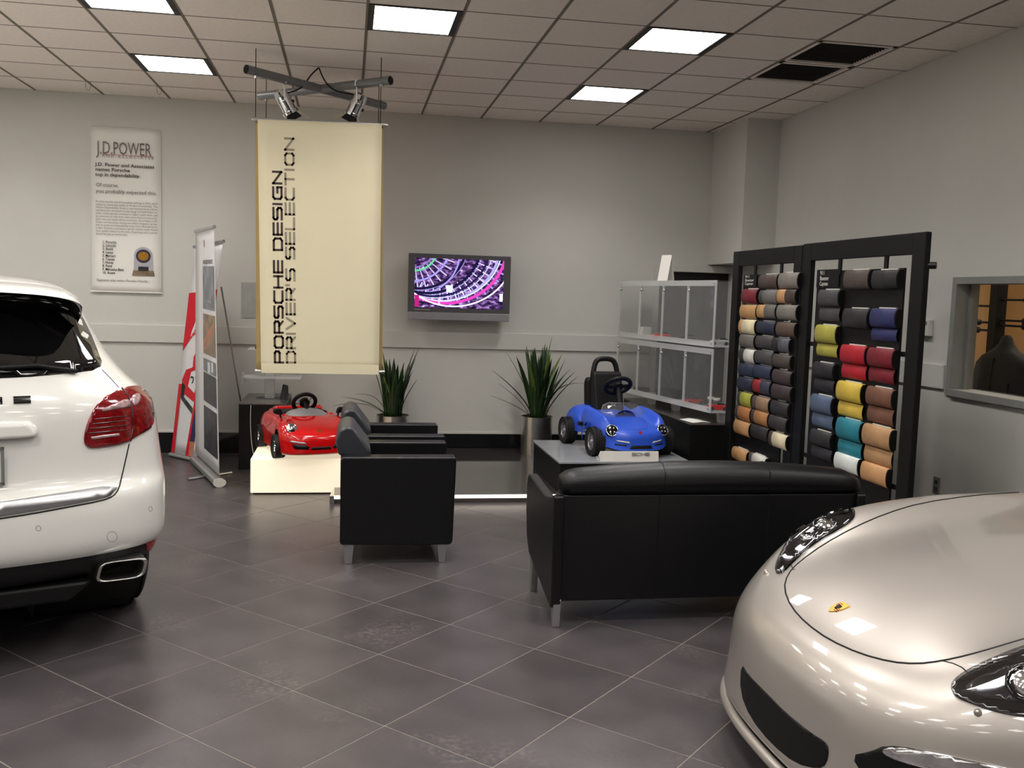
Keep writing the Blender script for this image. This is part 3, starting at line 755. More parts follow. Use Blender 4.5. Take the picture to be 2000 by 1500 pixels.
KZL = [(.345,.20,.85,.15),(.36,.11,.89,.12),(.39,.075,.915,.1),(.43,.05,.93,.07),(.47,.04,.94,.05),(.49,.035,.945,.05)]
LEN = 4.85
def ring(z, yr, hw, fs, D=.5, n=3.0):
    pts = []
    for a in np.linspace(0, math.pi/2, 26):
        pts.append((hw*math.sin(a)**(2/n), yr+D*(1-math.cos(a)**(2/n)), z))
    for y in np.linspace(yr+D, LEN-fs-.7, 40)[1:-1]: pts.append((hw, y, z))
    for a in np.linspace(math.pi/2, 0, 16):
        pts.append((hw*math.sin(a)**(2/n), LEN-fs-.7*(1-math.cos(a)**(2/n)), z))
    return pts
def suv_shell(K, n, name, mat):
    rows = bspline(np.array(K), n); A = np.array([ring(*r) for r in rows])
    B = A[:, ::-1]*np.array([-1, 1, 1]); A = np.concatenate([A, B[:, 1:-1]], axis=1)
    mb = MB(); h, w_ = A.shape[:2]
    fs = []
    for i in range(h-1):
        for j in range(w_):
            q = (i*w_+j, i*w_+(j+1) % w_, (i+1)*w_+(j+1) % w_, (i+1)*w_+j)
            c = (A[i, j]+A[i+1, (j+1) % w_])/2
            if abs(c[0]) > .55 and min((c[1]-y)**2+(c[2]-.37)**2 for y in (.93, 3.83)) < .41**2: continue
            fs.append(q)
    mb.add(A.reshape(-1, 3), fs)
    return mb.build(name, mat, suv, smooth=True)
sbody = suv_shell(KZ, 5, 'body', 'suv_white')
slow = suv_shell(KZL, 5, 'lower_bumper', 'black_plastic')
bs = bvh_of(sbody); bl = bvh_of(slow)
MB().b2((-.62, .55, .24), (.62, 4.5, .52)).build('underbody', 'black_plastic', suv)
MB().prism([(-.60, .355), (-.50, .27), (.50, .27), (.60, .355)], (0, .10, 0), (1, 0, 0), (0, 0, 1), (0, 1, 0), .5).build('diffuser', 'black', suv, bevel=.02)
for sx in (-1, 1):
    for y in (.93, 3.83):
        wheel(suv, (sx*.80, y, .37), .37, .275, sx, rr=.25)
        arc = [(sx*.945, y+.415*math.cos(a), .37+.415*math.sin(a)) for a in np.linspace(math.radians(-18), math.radians(150), 24)]
        MB().tube(arc, .022, 8).build('arch_trim', 'black_plastic', suv, smooth=True)
        MB().lathe([(.405, -.20), (.405, .25), (.001, .25)], 32, (sx*.66, y, .37), (-sx, 0, 0), cap=False).build('wheel_well', 'dark_void', suv)
suvM = WM[suv.name]
def rear_fn(bvh):
    def f(a, b):   # a: lateral, b: height; straight onto the rear face
        h = bvh.ray_cast(suvM @ Vector((a, -1, b)), suvM.to_3x3() @ Vector((0, 1, 0)))
        return h[0], (h[1] if h[1].dot(suvM.to_3x3() @ Vector((0, -1, 0))) > 0 else -h[1])
    return f
def lat(px, py, bvh=bs):
    p, n = cast(bvh, px, py); q = suvM.inverted() @ p; return (q.x, q.z)
def sym(pts):  # right half outline (top centre -> round -> bottom centre) closed by its mirror image
    return pts+[(-a, b) for a, b in pts[::-1]]
# rear window, from photo outline of its right half
half = [lat(*p) for p in ((120,570),(140,582),(152,600),(162,622),(178,655),(192,690),(198,706),(196,716),(180,724),(130,730),(60,736),(0,739))]
half = [(0, half[0][1]+.02), (half[0][0]*.7, half[0][1]+.015)]+half+[(0, half[-1][1]-.006)]
patch('rear_window', bs, sym(half), 'glass_dark', suv, .003, .05, .006, fn=rear_fn(bs))
# roof spoiler, a dark wing that carries on the roof line over the window
sp = []
for a in np.linspace(-1, 1, 25):
    hw = .60; x = hw*math.copysign(abs(math.sin(a*math.pi/2))**.9, a); bk = .20-.0*abs(a)+.16*abs(a)**3; dz = -.075*abs(a)**2.5
    sp.append([(x, .62, 1.676+dz), (x, .40+bk*.3, 1.672+dz), (x, bk+.02, 1.640+dz), (x, bk, 1.628+dz), (x, bk+.03, 1.60+dz), (x, .50, 1.56+dz)])
MB().grid(np.array(sp)[:, :4]).build('roof_spoiler', 'suv_white', suv, smooth=True)
MB().grid(np.array(sp)[:, 3:]).build('spoiler_underside', 'black_gloss', suv, smooth=True)
MB().b2((-.22, .2, 1.585), (.22, .23, 1.605)).build('stop_lamp', 'tail_dark', suv)
# wiper
seam('wiper', bs, [(-150,738),(0,722),(70,718),(148,729)], 'black_plastic', suv, .011, 8, off=.015)
# tail lamps
tl = patch('tail_lamp', bs, [(163,862),(166,838),(178,806),(192,786),(215,768),(245,757),(270,754),(285,763),(295,782),(299,806),(297,832),(284,842),(268,850),(250,862),(225,870),(180,876),(168,872)], 'tail_red', suv, .008, 6, .02, it=1)
patch('lamp_stripe', bs, [(196,800),(240,782),(252,783),(256,794),(200,804)], 'tail_clear', tl, .0105, 5, .003)
patch('lamp_stripe', bs, [(254,775),(270,768),(272,782),(262,795),(256,790)], 'tail_clear', tl, .0105, 5, .003, it=1)
patch('lamp_stripe', bs, [(176,853),(230,846),(232,851),(178,858)], 'tail_clear', tl, .0105, 4, .003)
seam('lamp_joint', bs, [(236,759),(248,775),(256,800),(258,835),(252,862)], 'tail_dark', tl, .004, 6, off=.009)
for k in range(4):
    y0 = 815+k*9
    seam('lamp_rib', bs, [(182-k*4, y0+4), (250, y0-3)], 'tail_dark', tl, .0022, 8, off=.009)
tv_ = [tuple(v.co) for v in tl.data.vertices]; tf_ = [tuple(p.vertices) for p in tl.data.polygons]
MB().add([(-x, y, z) for x, y, z in tv_], [f[::-1] for f in tf_]).build('tail_lamp', 'tail_red', suv, smooth=True, recalc=False, thick=.02)
# shut lines of the tailgate, chrome strip, bumper details
seam('tailgate_seam', bs, [(199,722),(215,738),(232,757)], 'black', suv, .0022, 6, mirror=True)
seam('tailgate_seam', bs, [(252,867),(246,895),(238,930),(232,955),(222,969),(200,978),(130,991),(60,1004),(0,1013),(-60,1022)], 'black', suv, .0032, 8, mirror=True, it=1)
ch = [lat(*p) for p in ((228,957),(214,969),(190,975),(110,990),(0,1008))]; ch2 = [lat(*p) for p in ((0,982),(110,965),(200,951),(229,953))]
lo = [(0, ch[-1][1]-.004)]; hi = [(0, ch2[0][1])]
strip = hi+ch2+ch[1:]+lo
patch('chrome_strip', bs, sym(strip), 'alu', suv, .008, .03, .008, fn=rear_fn(bs))
seam('parking_sensor', bs, [(75+5*math.cos(a), 1032+5*math.sin(a)) for a in np.linspace(0, 6.0, 14)], 'plate_grey', suv, .0012, 1.5, closed=True, mirror=True)
seam('parking_sensor', bs, [(294+3.5*math.cos(a), 994+5*math.sin(a)) for a in np.linspace(0, 6.0, 14)], 'plate_grey', suv, .0012, 1.5, closed=True, mirror=True)
seam('tow_cap', bs, [(219+10*math.cos(a), 1048+10*math.sin(a)) for a in np.linspace(0, 6.0, 20)], 'plate_grey', suv, .001, 3, closed=True)
patch('side_reflector', bl, [(284,1058),(314,1046),(314,1062),(308,1076),(294,1084),(286,1072)], 'reflector_red', suv, .006, 4, .012, mirror=True)
# tailgate handle bar and number plate
hp = [lat(*p) for p in ((0,823),(55,823),(68,832),(73,843),(68,852),(40,855),(0,858))]
patch('tailgate_handle', bs, sym([(0, hp[0][1])]+hp[1:-1]+[(0, hp[-1][1])]), 'suv_white', suv, .028, .03, .04, fn=rear_fn(bs))
pl0 = lat(2, 870); pl1 = lat(4, 942)
MB().b2((-pl0[0], .052, pl1[1]), (pl0[0], .062, pl0[1]-.01)).build('number_plate', 'plastic_white', suv, bevel=.004)
fr = MB(); z0_, z1_ = pl1[1]-.008, pl0[1]-.002
for q in (((-pl0[0]-.008, .046, z0_), (pl0[0]+.008, .06, z0_+.012)), ((-pl0[0]-.008, .046, z1_-.012), (pl0[0]+.008, .06, z1_)), ((-pl0[0]-.008, .046, z0_), (-pl0[0]+.004, .06, z1_)), ((pl0[0]-.004, .046, z0_), (pl0[0]+.008, .06, z1_))): fr.b2(*q)
fr.build('plate_frame', 'plate_grey', suv)
# lettering on the tailgate: only its right end is in the picture
eL = lat(37, 781); eR = lat(58, 780); hgt = lat(48, 776)[1]-lat(48, 786)[1]
half_w = eR[0]; pts = stroke_pts('PORSCHE', hgt, 2*half_w, gap=.95, wide=1.15, stripes=True)
mb = MB(); zb_ = lat(48, 786)[1]; fn = rear_fn(bs)
for plx in pts:
    for a, b in zip(plx[:-1], plx[1:]):
        d = (Vector(b)-Vector(a)); d.normalize(); nn = Vector((-d.y, d.x)); sw = .0075
        q = [Vector(a)-nn*sw/2-d*.003, Vector(b)-nn*sw/2+d*.003, Vector(b)+nn*sw/2+d*.003, Vector(a)+nn*sw/2-d*.003]
        P = [fn(v.x-half_w, v.y+zb_) for v in q]; mi = suvM.inverted()
        tp = [mi @ (p+n*.006) for p, n in P]; bt = [mi @ (p-n*.002) for p, n in P]
        mb.add(bt+tp, [(0, 1, 2, 3), (7, 6, 5, 4), (0, 4, 5, 1), (1, 5, 6, 2), (2, 6, 7, 3), (3, 7, 4, 0)])
mb.build('lettering', 'black_gloss', suv)
# exhaust tips: rounded rectangles
def pipe(cx, cz, y0):
    sh = []
    for a in np.linspace(0, 2*math.pi, 33)[:-1]:
        c, s_ = math.cos(a), math.sin(a)
        x = .105*math.copysign(abs(c)**.45, c); z = .046*math.copysign(abs(s_)**.45, s_)
        sh.append((x+.25*z*(1 if cx > 0 else -1), z))
    rows = [[(cx+x*k, y0+y, cz+z*k) for x, z in sh] for k, y in ((.98, .30), (1.0, .03), (1.0, .0), (.95, -.006), (.86, .0), (.84, .04), (.84, .3))]
    o = MB().grid(rows, wrap=True).build('exhaust_tip', 'steel', suv, smooth=True)
    MB().grid([[(cx+x*.84, y0+.12, cz+z*.84) for x, z in sh], [(cx, y0+.13, cz)]*len(sh)], wrap=True).build('bore', 'dark_void', o)
pc, _ = cast(bl, 235, 1100); pc = suvM.inverted() @ pc
for sx in (-1, 1): pipe(sx*(pc.x-.01), pc.z-.005, pc.y-.10)

# ================================================================== SEATING
def armchair():
    t = thing('armchair', '', 'armchair', group='black leather armchairs')
    for y0, y1 in ((0, .115), (.585, .70)):
        MB().prism([(-.005, .128), (.665, .12), (.68, .14), (.692, .655), (.684, .673), (.0, .673), (-.014, .655), (-.012, .15)], (0, y1, 0), (1, 0, 0), (0, 0, 1), (0, -1, 0), y1-y0).build('arm', 'leather', t, bevel=.014, seg=3)
    MB().b2((.0, .115, .13), (.66, .585, .28)).build('seat_base', 'leather', t, bevel=.015)
    MB().b2((.16, .12, .28), (.675, .58, .44)).build('seat_cushion', 'leather', t, bevel=.04, seg=3)
    MB().prism([(.0, .14), (.20, .28), (.14, .66), (-.015, .66)], (0, .585, 0), (1, 0, 0), (0, 0, 1), (0, -1, 0), .47).build('backrest', 'leather', t, bevel=.02)
    MB().prism([(-.03, .665), (-.045, .75), (-.025, .825), (.025, .85), (.065, .835), (.175, .69), (.165, .645), (.10, .635)], (0, .60, 0), (1, 0, 0), (0, 0, 1), (0, -1, 0), .50).build('head_cushion', 'leather_grey', t, bevel=.035, seg=3)
    for x, sx in ((.04, -1), (.62, 1)):
        for y in (.05, .65):
            MB().prism([(x-.032, .125), (x+.036, .125), (x+.024+sx*.0, .0), (x-.02, .0)] if sx < 0 else [(x-.036, .125), (x+.032, .125), (x+.02, .0), (x-.02, .0)], (0, y+.018, 0), (1, 0, 0), (0, 0, 1), (0, -1, 0), .036).build('leg', 'alu', t, bevel=.004)
    return t
ac = armchair(); place(ac, (-.02, 5.75, 0)); ac['label'] = 'black leather armchair nearest the camera, its side panel in full view'
ac2 = copy_tree(ac); place(ac2, (.0, 6.62, 0)); ac2['label'] = 'black leather armchair behind the nearer armchair, beside the red ride-on car'
# sofa, seen from the back
sofa = thing('sofa', 'black leather sofa seen from behind in front of the blue pedal car', 'sofa', (1.03, 4.56, 0))
SW = 1.70
def back_top(x):
    u = (x-SW/2)/(SW/2); return .845-.055*u*u-.04*max(0, abs(u)-.88)/.12
MB().b2((.03, .03, .13), (SW-.03, .12, .685)).build('back_panel', 'leather', sofa, bevel=.012)
hd = []
for x in np.linspace(.05, SW-.02, 41):
    zt = back_top(x); e_ = min(1, min(x-.03, SW+.0-x)/.05)**.5
    hd.append([(x, .09+dy*e_, .69+(zt-.69)*f) for dy, f in ((-.07, .0), (-.085, .35), (-.075, .75), (-.03, .98), (.03, 1.0), (.08, .88), (.12, .5), (.11, .0))])
hd = np.array(hd)
hb = MB().grid(hd, wrap=True); n_ = 8; hb.f += [tuple(range(n_)), tuple(len(hb.v)-n_+k for k in range(n_))[::-1]]
hb.build('head_bolster', 'leather', sofa, smooth=True)
for x in (.56, 1.16):
    i = int(round((x-.05)/(SW-.07)*40)); MB().tube([tuple(v) for v in hd[i]], .0035, 5).build('stitching', 'black', sofa)
    MB().tube([(x, .029, .68), (x, .029, .15)], .003, 5).build('stitching', 'black', sofa)
for x0, x1 in ((0, .055), (SW-.055, SW)):
    MB().prism([(.0, .13), (.02, .10), (.62, .22), (.70, .30), (.74, .45), (.74, .60), (.70, .665), (.55, .655), (.25, .635), (.10, .66), (.02, .69), (.0, .68)], (x0, 0, 0), (0, 1, 0), (0, 0, 1), (1, 0, 0), x1-x0).build('arm', 'leather', sofa, bevel=.016, seg=3)
MB().b2((.06, .12, .15), (SW-.06, .70, .28)).build('seat_base', 'leather', sofa, bevel=.02)
for k in range(3):
    w0 = .065+k*(SW-.13)/3
    MB().b2((w0, .22, .28), (w0+(SW-.13)/3-.006, .72, .44)).build('seat_cushion', 'leather', sofa, bevel=.04, seg=3)
MB().b2((.06, .12, .44), (SW-.06, .24, .69)).build('backrest', 'leather', sofa, bevel=.03)
for x in (.035, SW-.035):
    for y, k in ((.02, -1), (.60, 1)):
        MB().prism([(y-.02, .15), (y+.06, .17), (y+.022, .0), (y+.0, .0)] if k < 0 else [(y-.02, .24), (y+.05, .26), (y+.03, .0), (y+.008, .0)], (x-.02, 0, 0), (0, 1, 0), (0, 0, 1), (1, 0, 0), .04).build('leg', 'alu', sofa, bevel=.004)

# ================================================================== PLATFORM, LIGHT BOX, TABLE, PLINTHS
PZ = .062
poly = [(-.09, 7.48), (2.925, 7.48), (2.925, 9.80), (.16, 9.80), (.16, 7.80), (-.09, 7.80)]
t = thing('display_platform', 'low glossy dark platform with a bright edge strip beneath the potted plants', 'platform', (1.4, 7.4, 0))
MB().prism(poly, (0, 0, 0), (1, 0, 0), (0, 1, 0), (0, 0, 1), PZ-.012).build('base', 'tile', t, w=True)
MB().prism(poly, (0, 0, PZ-.012), (1, 0, 0), (0, 1, 0), (0, 0, 1), .012).build('top_panel', 'gloss_floor', t, w=True)
MB().b2((-.09, 7.468, PZ-.024), (2.925, 7.482, PZ+.001)).build('edge_strip', 'led', t, w=True)
MB().prism([(-.125, 7.465), (-.09, 7.465), (-.09, 7.80), (-.10, 7.80)], (0, 0, 0), (1, 0, 0), (0, 1, 0), (0, 0, 1), PZ).build('corner_profile', 'chrome', t, w=True)
t = thing('light_box', 'glowing cream light box under the red ride-on car', 'light box', (-.315, 8.36, 0))
MB().b2((-.45, -.53, .012), (.45, .53, .295)).build('acrylic_body', 'lightbox', t, bevel=.008)
MB().b2((-.43, -.51, 0), (.43, .51, .014)).build('base_frame', 'black', t)
tb = thing('display_table', 'low black display table with grey top under the blue pedal car', 'table', (2.29, 8.07, PZ))
MB().b2((-.555, -.565, 0), (.555, .565, .251)).build('body', 'wood_black', tb, bevel=.004)
MB().b2((-.57, -.58, .251), (.57, .58, .268)).build('table_top', 'table_grey', tb, bevel=.003)
TZ = PZ+.268
t = thing('black_plinth', 'tall black plinth behind the red ride-on car', 'plinth', (-.77, 9.38, 0))
MB().b2((-.21, -.44, 0), (.21, .44, .602)).build('body', 'wood_black', t, bevel=.004)
MB().b2((-.213, -.443, .602), (.213, .443, .614)).build('top', 'plinth_top', t, bevel=.003)
t = thing('long_plinth', 'long black plinth carrying the acrylic display cases', 'plinth', (3.24, 8.79, 0))
MB().b2((-.30, -1.01, 0), (.30, 1.01, .602)).build('body', 'wood_black', t, bevel=.004)
MB().b2((-.303, -1.013, .602), (.303, 1.013, .614)).build('top', 'plinth_top', t, bevel=.003)

# ================================================================== RED RIDE-ON CAR
LBZ = .295
hx, hy = .30, -.954
red = thing('ride_on_car', 'shiny red toy ride-on sports car on the glowing light box', 'toy car', (-.20, 7.74, LBZ), math.atan2(-hx, hy))
# local +y = forward; nose at y = 0
KS, KT, KZ_ = .235, .335, .36
rc = sports_ctrl(KS, KT, KZ_)
rA = surf(rc, 5, 5)
rb = MB().grid(to_local(rA)).build('body', 'toy_red', red, smooth=True)
rv = bvh_of(rb)
def rtop(x, y, z=1.):
    """point and normal on the toy's shell above local (x, y)"""
    mw = WM[red.name]; h = rv.ray_cast(mw @ Vector((x, y, z)), Vector((0, 0, -1))); return mw.inverted() @ h[0], h[1]
for sx in (-1, 1):
    for y in (-.225, -.83):
        wheel(red, (sx*.288, y, .098), .098, .075, sx, rim='chrome', spokes=10, rr=.072)
MB().b2((-.25, -.98, .045), (.25, -.12, .16)).build('underbody', 'black_plastic', red)
# windscreen cowl
cw = []
for s_, hw, z in ((-.32, .235, .305), (-.36, .235, .33), (-.42, .225, .362), (-.47, .21, .38), (-.485, .20, .37)):
    cw.append([(hw*math.sin(a), s_-.07*math.sin(a)**2, z-(z-.29)*abs(math.sin(a))**3) for a in np.linspace(-math.pi/2, math.pi/2, 21)])
MB().grid(bspline(np.array(cw), 4)).build('windscreen_cowl', 'toy_silver', red, smooth=True, recalc=False)
MB().prism([(-.19, -.50), (.19, -.50), (.17, -.75), (-.17, -.75)], (0, 0, .30), (1, 0, 0), (0, 1, 0), (0, 0, 1), .045).build('cockpit', 'black_plastic', red, bevel=.01)
MB().prism([(-.72, .27), (-.70, .355), (-.74, .37), (-.86, .34), (-.95, .28)], (-.21, 0, 0), (0, 1, 0), (0, 0, 1), (1, 0, 0), .42).build('seat_back', 'toy_red', red, bevel=.03, seg=3)
MB().b2((-.235, -.86, .25), (-.175, -.42, .335)).build('door_sill', 'toy_red', red, bevel=.025, seg=3)
MB().b2((.175, -.86, .25), (.235, -.42, .335)).build('door_sill', 'toy_red', red, bevel=.025, seg=3)
st = [(.095*math.cos(a), -.53+.095*math.sin(a)*.45, .415+.095*math.sin(a)*.8) for a in np.linspace(0, 2*math.pi, 33)[:-1]]
swh = MB().tube(st, .017, 10, closed=True).build('steering_wheel', 'black', red, smooth=True)
MB().lathe([(.001, -.012), (.045, -.01), (.045, .008), (.03, .016), (.001, .018)], 20, (0, -.53, .415), (0, .89, -.45), cap=False).build('wheel_hub', 'black', swh, smooth=True)
for a in (0, 2.3, 4.0): MB().tube([(0, -.53, .415), (.09*math.cos(a), -.53+.04*math.sin(a), .415+.07*math.sin(a))], .011, 8).build('wheel_spoke', 'alu', swh)
MB().tube([(0, -.44, .34), (0, -.53, .43)], .02, 10).build('steering_column', 'black', red)
for sx in (-1, 1):
    MB().prism([(sx*.225, .335), (sx*.295, .345), (sx*.31, .365), (sx*.30, .39), (sx*.25, .392), (sx*.235, .37)], (0, -.34, 0), (1, 0, 0), (0, 0, 1), (0, -1, 0), .04).build('mirror', 'black', red, bevel=.012, seg=3)
    MB().tube([(sx*.235, -.36, .29), (sx*.25, -.36, .345)], .008, 8).build('mirror_stalk', 'black', red)
    c, n = rtop(sx*.215, -.105)
    n = (WM[red.name].inverted().to_3x3() @ n).normalized(); n = (n+Vector((0, 1.0, 0))).normalized()
    hl = MB().lathe([(.046, -.02), (.046, .002), (.040, .006)], 28, c, n).build('headlamp', 'chrome', red, smooth=True)
    MB().lathe([(.039, .005), (.030, .014), (.001, .018)], 24, c, n, cap=False).build('lamp_lens', 'lens_chrome', hl, smooth=True)
mwR = WM[red.name]
def rfront(x, z):
    h = rv.ray_cast(mwR @ Vector((x, 1, z)), mwR.to_3x3() @ Vector((0, -1, 0)))
    if h[0] is None: h = rv.find_nearest(mwR @ Vector((x, -.02, z)))
    n = h[1]
    return h[0], (n if n.dot(mwR.to_3x3() @ Vector((0, 1, 0))) > 0 else -n)
def fpatch(name, poly, mat, off=.002, th=.006, step=.02): return patch(name, rv, poly, mat, red, off, step, th, fn=rfront)
for sx in (-1, 1):
    fpatch('bumper_light', [(sx*.115, .137), (sx*.225, .150), (sx*.245, .157), (sx*.23, .166), (sx*.13, .153)], 'toy_silver', .004)
    fpatch('side_intake', [(sx*.105, .095), (sx*.21, .100), (sx*.228, .138), (sx*.12, .130), (sx*.095, .115)], 'black', .002)
fpatch('centre_intake', [(-.085, .092), (.085, .092), (.075, .115), (-.075, .115)], 'black', .002)
c, n = rtop(0, -.06); n = (WM[red.name].inverted().to_3x3() @ n).normalized()
u_ = (Vector((0, -1, 0))-n*n.dot(Vector((0, -1, 0)))).normalized()
MB().prism([(x*.55, y*.55) for x, y in sh], c, u_.cross(n), u_, n, .003).build('crest', 'gold', red)

# ================================================================== BLUE PEDAL CAR
blue = thing('pedal_car', 'blue toy pedal car with black seat on the grey topped table', 'toy car', (2.455, 7.61, TZ), math.atan2(-.12, -1.))
BKS, BKT, BKZ = .40, .36, .365
bc = sports_ctrl(BKS, BKT, BKZ, rows=slice(1, 12), z0=.02)
# rounder crowns over the front wheels
bA = surf(bc, 5, 5)
bA[..., 2] += .04*np.exp(-((np.abs(bA[..., 1])-.255)/.06)**2)*np.clip(bA[..., 0]/.2, 0, 1)
bb_ = MB().grid(to_local(bA)).build('front_body', 'toy_blue', blue, smooth=True)
bv2 = bvh_of(bb_)
mwB = WM[blue.name]
for sx in (-1, 1):
    for y, r in ((-.235, .125), (-.93, .122)):
        wheel(blue, (sx*.318, y, r), r, .105, sx, rim='toy_silver', spokes=12, rr=.088)
MB().b2((-.20, -.84, .085), (.20, -.22, .20)).build('tub', 'toy_blue_dark', blue, bevel=.03, seg=3)
MB().b2((-.14, -.78, .05), (.14, -.3, .09)).build('chassis', 'black_plastic', blue)
# rear fenders: a rounded shell over the rear wheels
rf = []
for y in np.linspace(-.70, -1.16, 19):
    u = (y+.93)/.23; hgt = math.sqrt(max(0, 1-min(1, abs(u))**2.6)); row = []
    for a in np.linspace(0, math.pi, 25):
        c_, s_ = math.cos(a), math.sin(a)
        row.append((.305*math.copysign(abs(c_)**.5, c_)*(.82+.18*hgt), y, .10+.235*hgt*abs(s_)**.5+.03))
    rf.append(row)
MB().grid(rf).build('rear_body', 'toy_blue', blue, smooth=True, recalc=False)
# seat
MB().prism([(-.62, .20), (-.52, .24), (-.50, .27), (-.70, .29), (-.80, .66), (-.84, .68), (-.90, .66), (-.88, .24)], (-.14, 0, 0), (0, 1, 0), (0, 0, 1), (1, 0, 0), .28).build('seat', 'black_plastic', blue, bevel=.035, seg=3)
MB().prism([(-.86, .26), (-.90, .60), (-.96, .62), (-1.0, .55), (-.96, .28)], (-.165, 0, 0), (0, 1, 0), (0, 0, 1), (1, 0, 0), .33).build('seat_shell', 'black', blue, bevel=.03, seg=3)
hp_ = [(-.125, -.86, .60), (-.115, -.87, .70), (-.09, -.88, .775), (-.04, -.885, .79), (.04, -.885, .79), (.09, -.88, .775), (.115, -.87, .70), (.125, -.86, .60)]
MB().tube(bspline(np.array(hp_), 5), .024, 10).build('push_handle', 'black_plastic', blue, smooth=True)
# steering
st = [(.118*math.cos(a), -.56+.118*math.sin(a)*.62, .57+.118*math.sin(a)*.62) for a in np.linspace(0, 2*math.pi, 41)[:-1]]
swh = MB().tube(st, .020, 10, closed=True).build('steering_wheel', 'black', blue, smooth=True)
for a in (0, math.pi, -math.pi/2): MB().tube([(0, -.55, .56), (.115*math.cos(a), -.56+.07*math.sin(a), .57+.07*math.sin(a))], .018, 8).build('wheel_spoke', 'black', swh)
MB().lathe([(.001, -.02), (.045, -.018), (.045, .01), (.001, .014)], 20, (0, -.555, .565), (0, -.7, .7), cap=False).build('wheel_hub', 'black', swh, smooth=True)
MB().tube([(0, -.555, .56), (0, -.43, .27)], .024, 12).build('steering_column', 'black_plastic', blue)
# small windscreen and dashboard hump
ws = []
for k, (dy, z, hw) in enumerate(((-.36, .315, .20), (-.40, .36, .195), (-.435, .405, .165), (-.452, .428, .10))):
    ws.append([(hw*math.sin(a), dy+.07*math.cos(a)-.05, z) for a in np.linspace(-math.pi/2, math.pi/2, 17)])
MB().grid(ws).build('windscreen', 'acrylic', blue, smooth=True, thick=.004)
hp2 = []
for k in range(5):
    f = k/4; hp2.append([(.10*math.cos(a)*(1-.3*f), -.36-.12*f, .30+.075*math.sin(a)*(1-.25*f)) for a in np.linspace(0, math.pi, 15)])
MB().grid(hp2).build('dashboard', 'toy_blue', blue, smooth=True)
def btop(x, y):
    h = bv2.ray_cast(mwB @ Vector((x, y, 1)), Vector((0, 0, -1))); return mwB.inverted() @ h[0]
hs = [btop(x, y) for x, y in ((-.15, -.33), (-.145, -.24), (-.125, -.16), (-.085, -.095), (-.04, -.072), (0, -.068), (.04, -.072), (.085, -.095), (.125, -.16), (.145, -.24), (.15, -.33))]
MB().tube(bspline(np.array([tuple(v) for v in hs]), 4), .0025, 6).build('hood_seam', 'toy_blue_dark', blue, smooth=True)
rim_ = [ws[0][0], ws[1][0], ws[2][0]]+ws[3]+[ws[2][-1], ws[1][-1], ws[0][-1]]
MB().tube(rim_, .0035, 6).build('windscreen_rim', 'plate_grey', blue, smooth=True)
# pedals
for sx in (-1, 1):
    MB().tube([(sx*.20, -.62, .16), (sx*.30, -.62, .16), (sx*.30, -.56, .23), (sx*.33, -.56, .23)], .008, 8).build('pedal_crank', 'steel', blue)
    MB().b2((sx*.33-.035, -.585, .215), (sx*.33+.035, -.535, .25)).build('pedal', 'black_plastic', blue, bevel=.006)
# lamps, grille, lights
def bfront(x, z):
    h = bv2.ray_cast(mwB @ Vector((x, 1, z)), mwB.to_3x3() @ Vector((0, -1, 0)))
    if h[0] is None: h = bv2.find_nearest(mwB @ Vector((x, -.03, z)))
    n = h[1]
    return h[0], (n if n.dot(mwB.to_3x3() @ Vector((0, 1, 0))) > 0 else -n)
def bpatch(name, poly, mat, off=.002, th=.006, step=.02, it=0): return patch(name, bv2, poly, mat, blue, off, step, th, fn=bfront, it=it)
for sx in (-1, 1):
    p, n = bfront(sx*.235, .235); c = mwB.inverted() @ p; n = (Vector((sx*.15, .85, .5))).normalized()
    hl = MB().lathe([(.052, -.03), (.052, .004), (.045, .008)], 28, c, n).build('headlamp', 'black_gloss', blue, smooth=True)
    MB().lathe([(.053, -.002), (.053, .006), (.049, .009), (.046, .006)], 28, c, n, cap=False).build('lamp_ring', 'chrome', hl, smooth=True)
    u_ = n.cross(Vector((1, 0, 0))).normalized(); v_ = n.cross(u_)
    for k in range(4):
        a = math.pi/4+k*math.pi/2; q = c+(u_*math.cos(a)+v_*math.sin(a))*.024+n*.008
        MB().lathe([(.009, 0), (.008, .004), (.001, .006)], 14, q, n).build('lamp_bulb', 'steel', hl, smooth=True)
    bpatch('fog_light', [(sx*.10, .135), (sx*.20, .150), (sx*.21, .160), (sx*.11, .150)], 'plastic_white', .004)
    bpatch('side_intake', [(sx*.13, .112), (sx*.22, .118), (sx*.22, .128), (sx*.13, .124)], 'black', .002)
bpatch('grille', [(-.105, .088), (.105, .088), (.09, .118), (-.09, .118)], 'black', .002)
p, n = bfront(0, .222); n = (mwB.inverted().to_3x3() @ n).normalized(); c = mwB.inverted() @ p
u_ = (Vector((0, -1, 0))-n*n.dot(Vector((0, -1, 0)))).normalized()
MB().prism([(x*.5, y*.5) for x, y in sh], c, u_.cross(n), u_, n, .003).build('crest', 'crest_red', blue)
# booklet / folder leaning in front of the pedal car and a sheet under it
a0, a1 = at(1182, 890, 1, 7.36), at(1297, 906, 1, 7.36)
t = thing('white_folder', 'white folder with lettering lying at the front of the display table', 'folder', (float((a0[0]+a1[0])/2), 7.555, TZ))
hw = abs(a1[0]-a0[0])/2
fo = MB().prism([(-.055, .0), (.05, .0), (.0485, .012), (-.035, .085), (-.045, .085)], (-hw, 0, 0), (0, 1, 0), (0, 0, 1), (1, 0, 0), 2*hw).build('cover', 'paper', t, bevel=.002)
stroke_text('lettering', 'SCHE', .022, .15, .0035, 'ink_mid', t, (t.location.x+.02, 7.5035, TZ+.052), (1, 0, 0), (0, .117, .993), (0, -.993, .117), th=.0035)
for k in range(2): MB().tube([(-hw-.03, -.03, .02+.016*k), (-hw+.01, -.03, .02+.016*k)], .006, 8).build('ring_end', 'chrome', t)
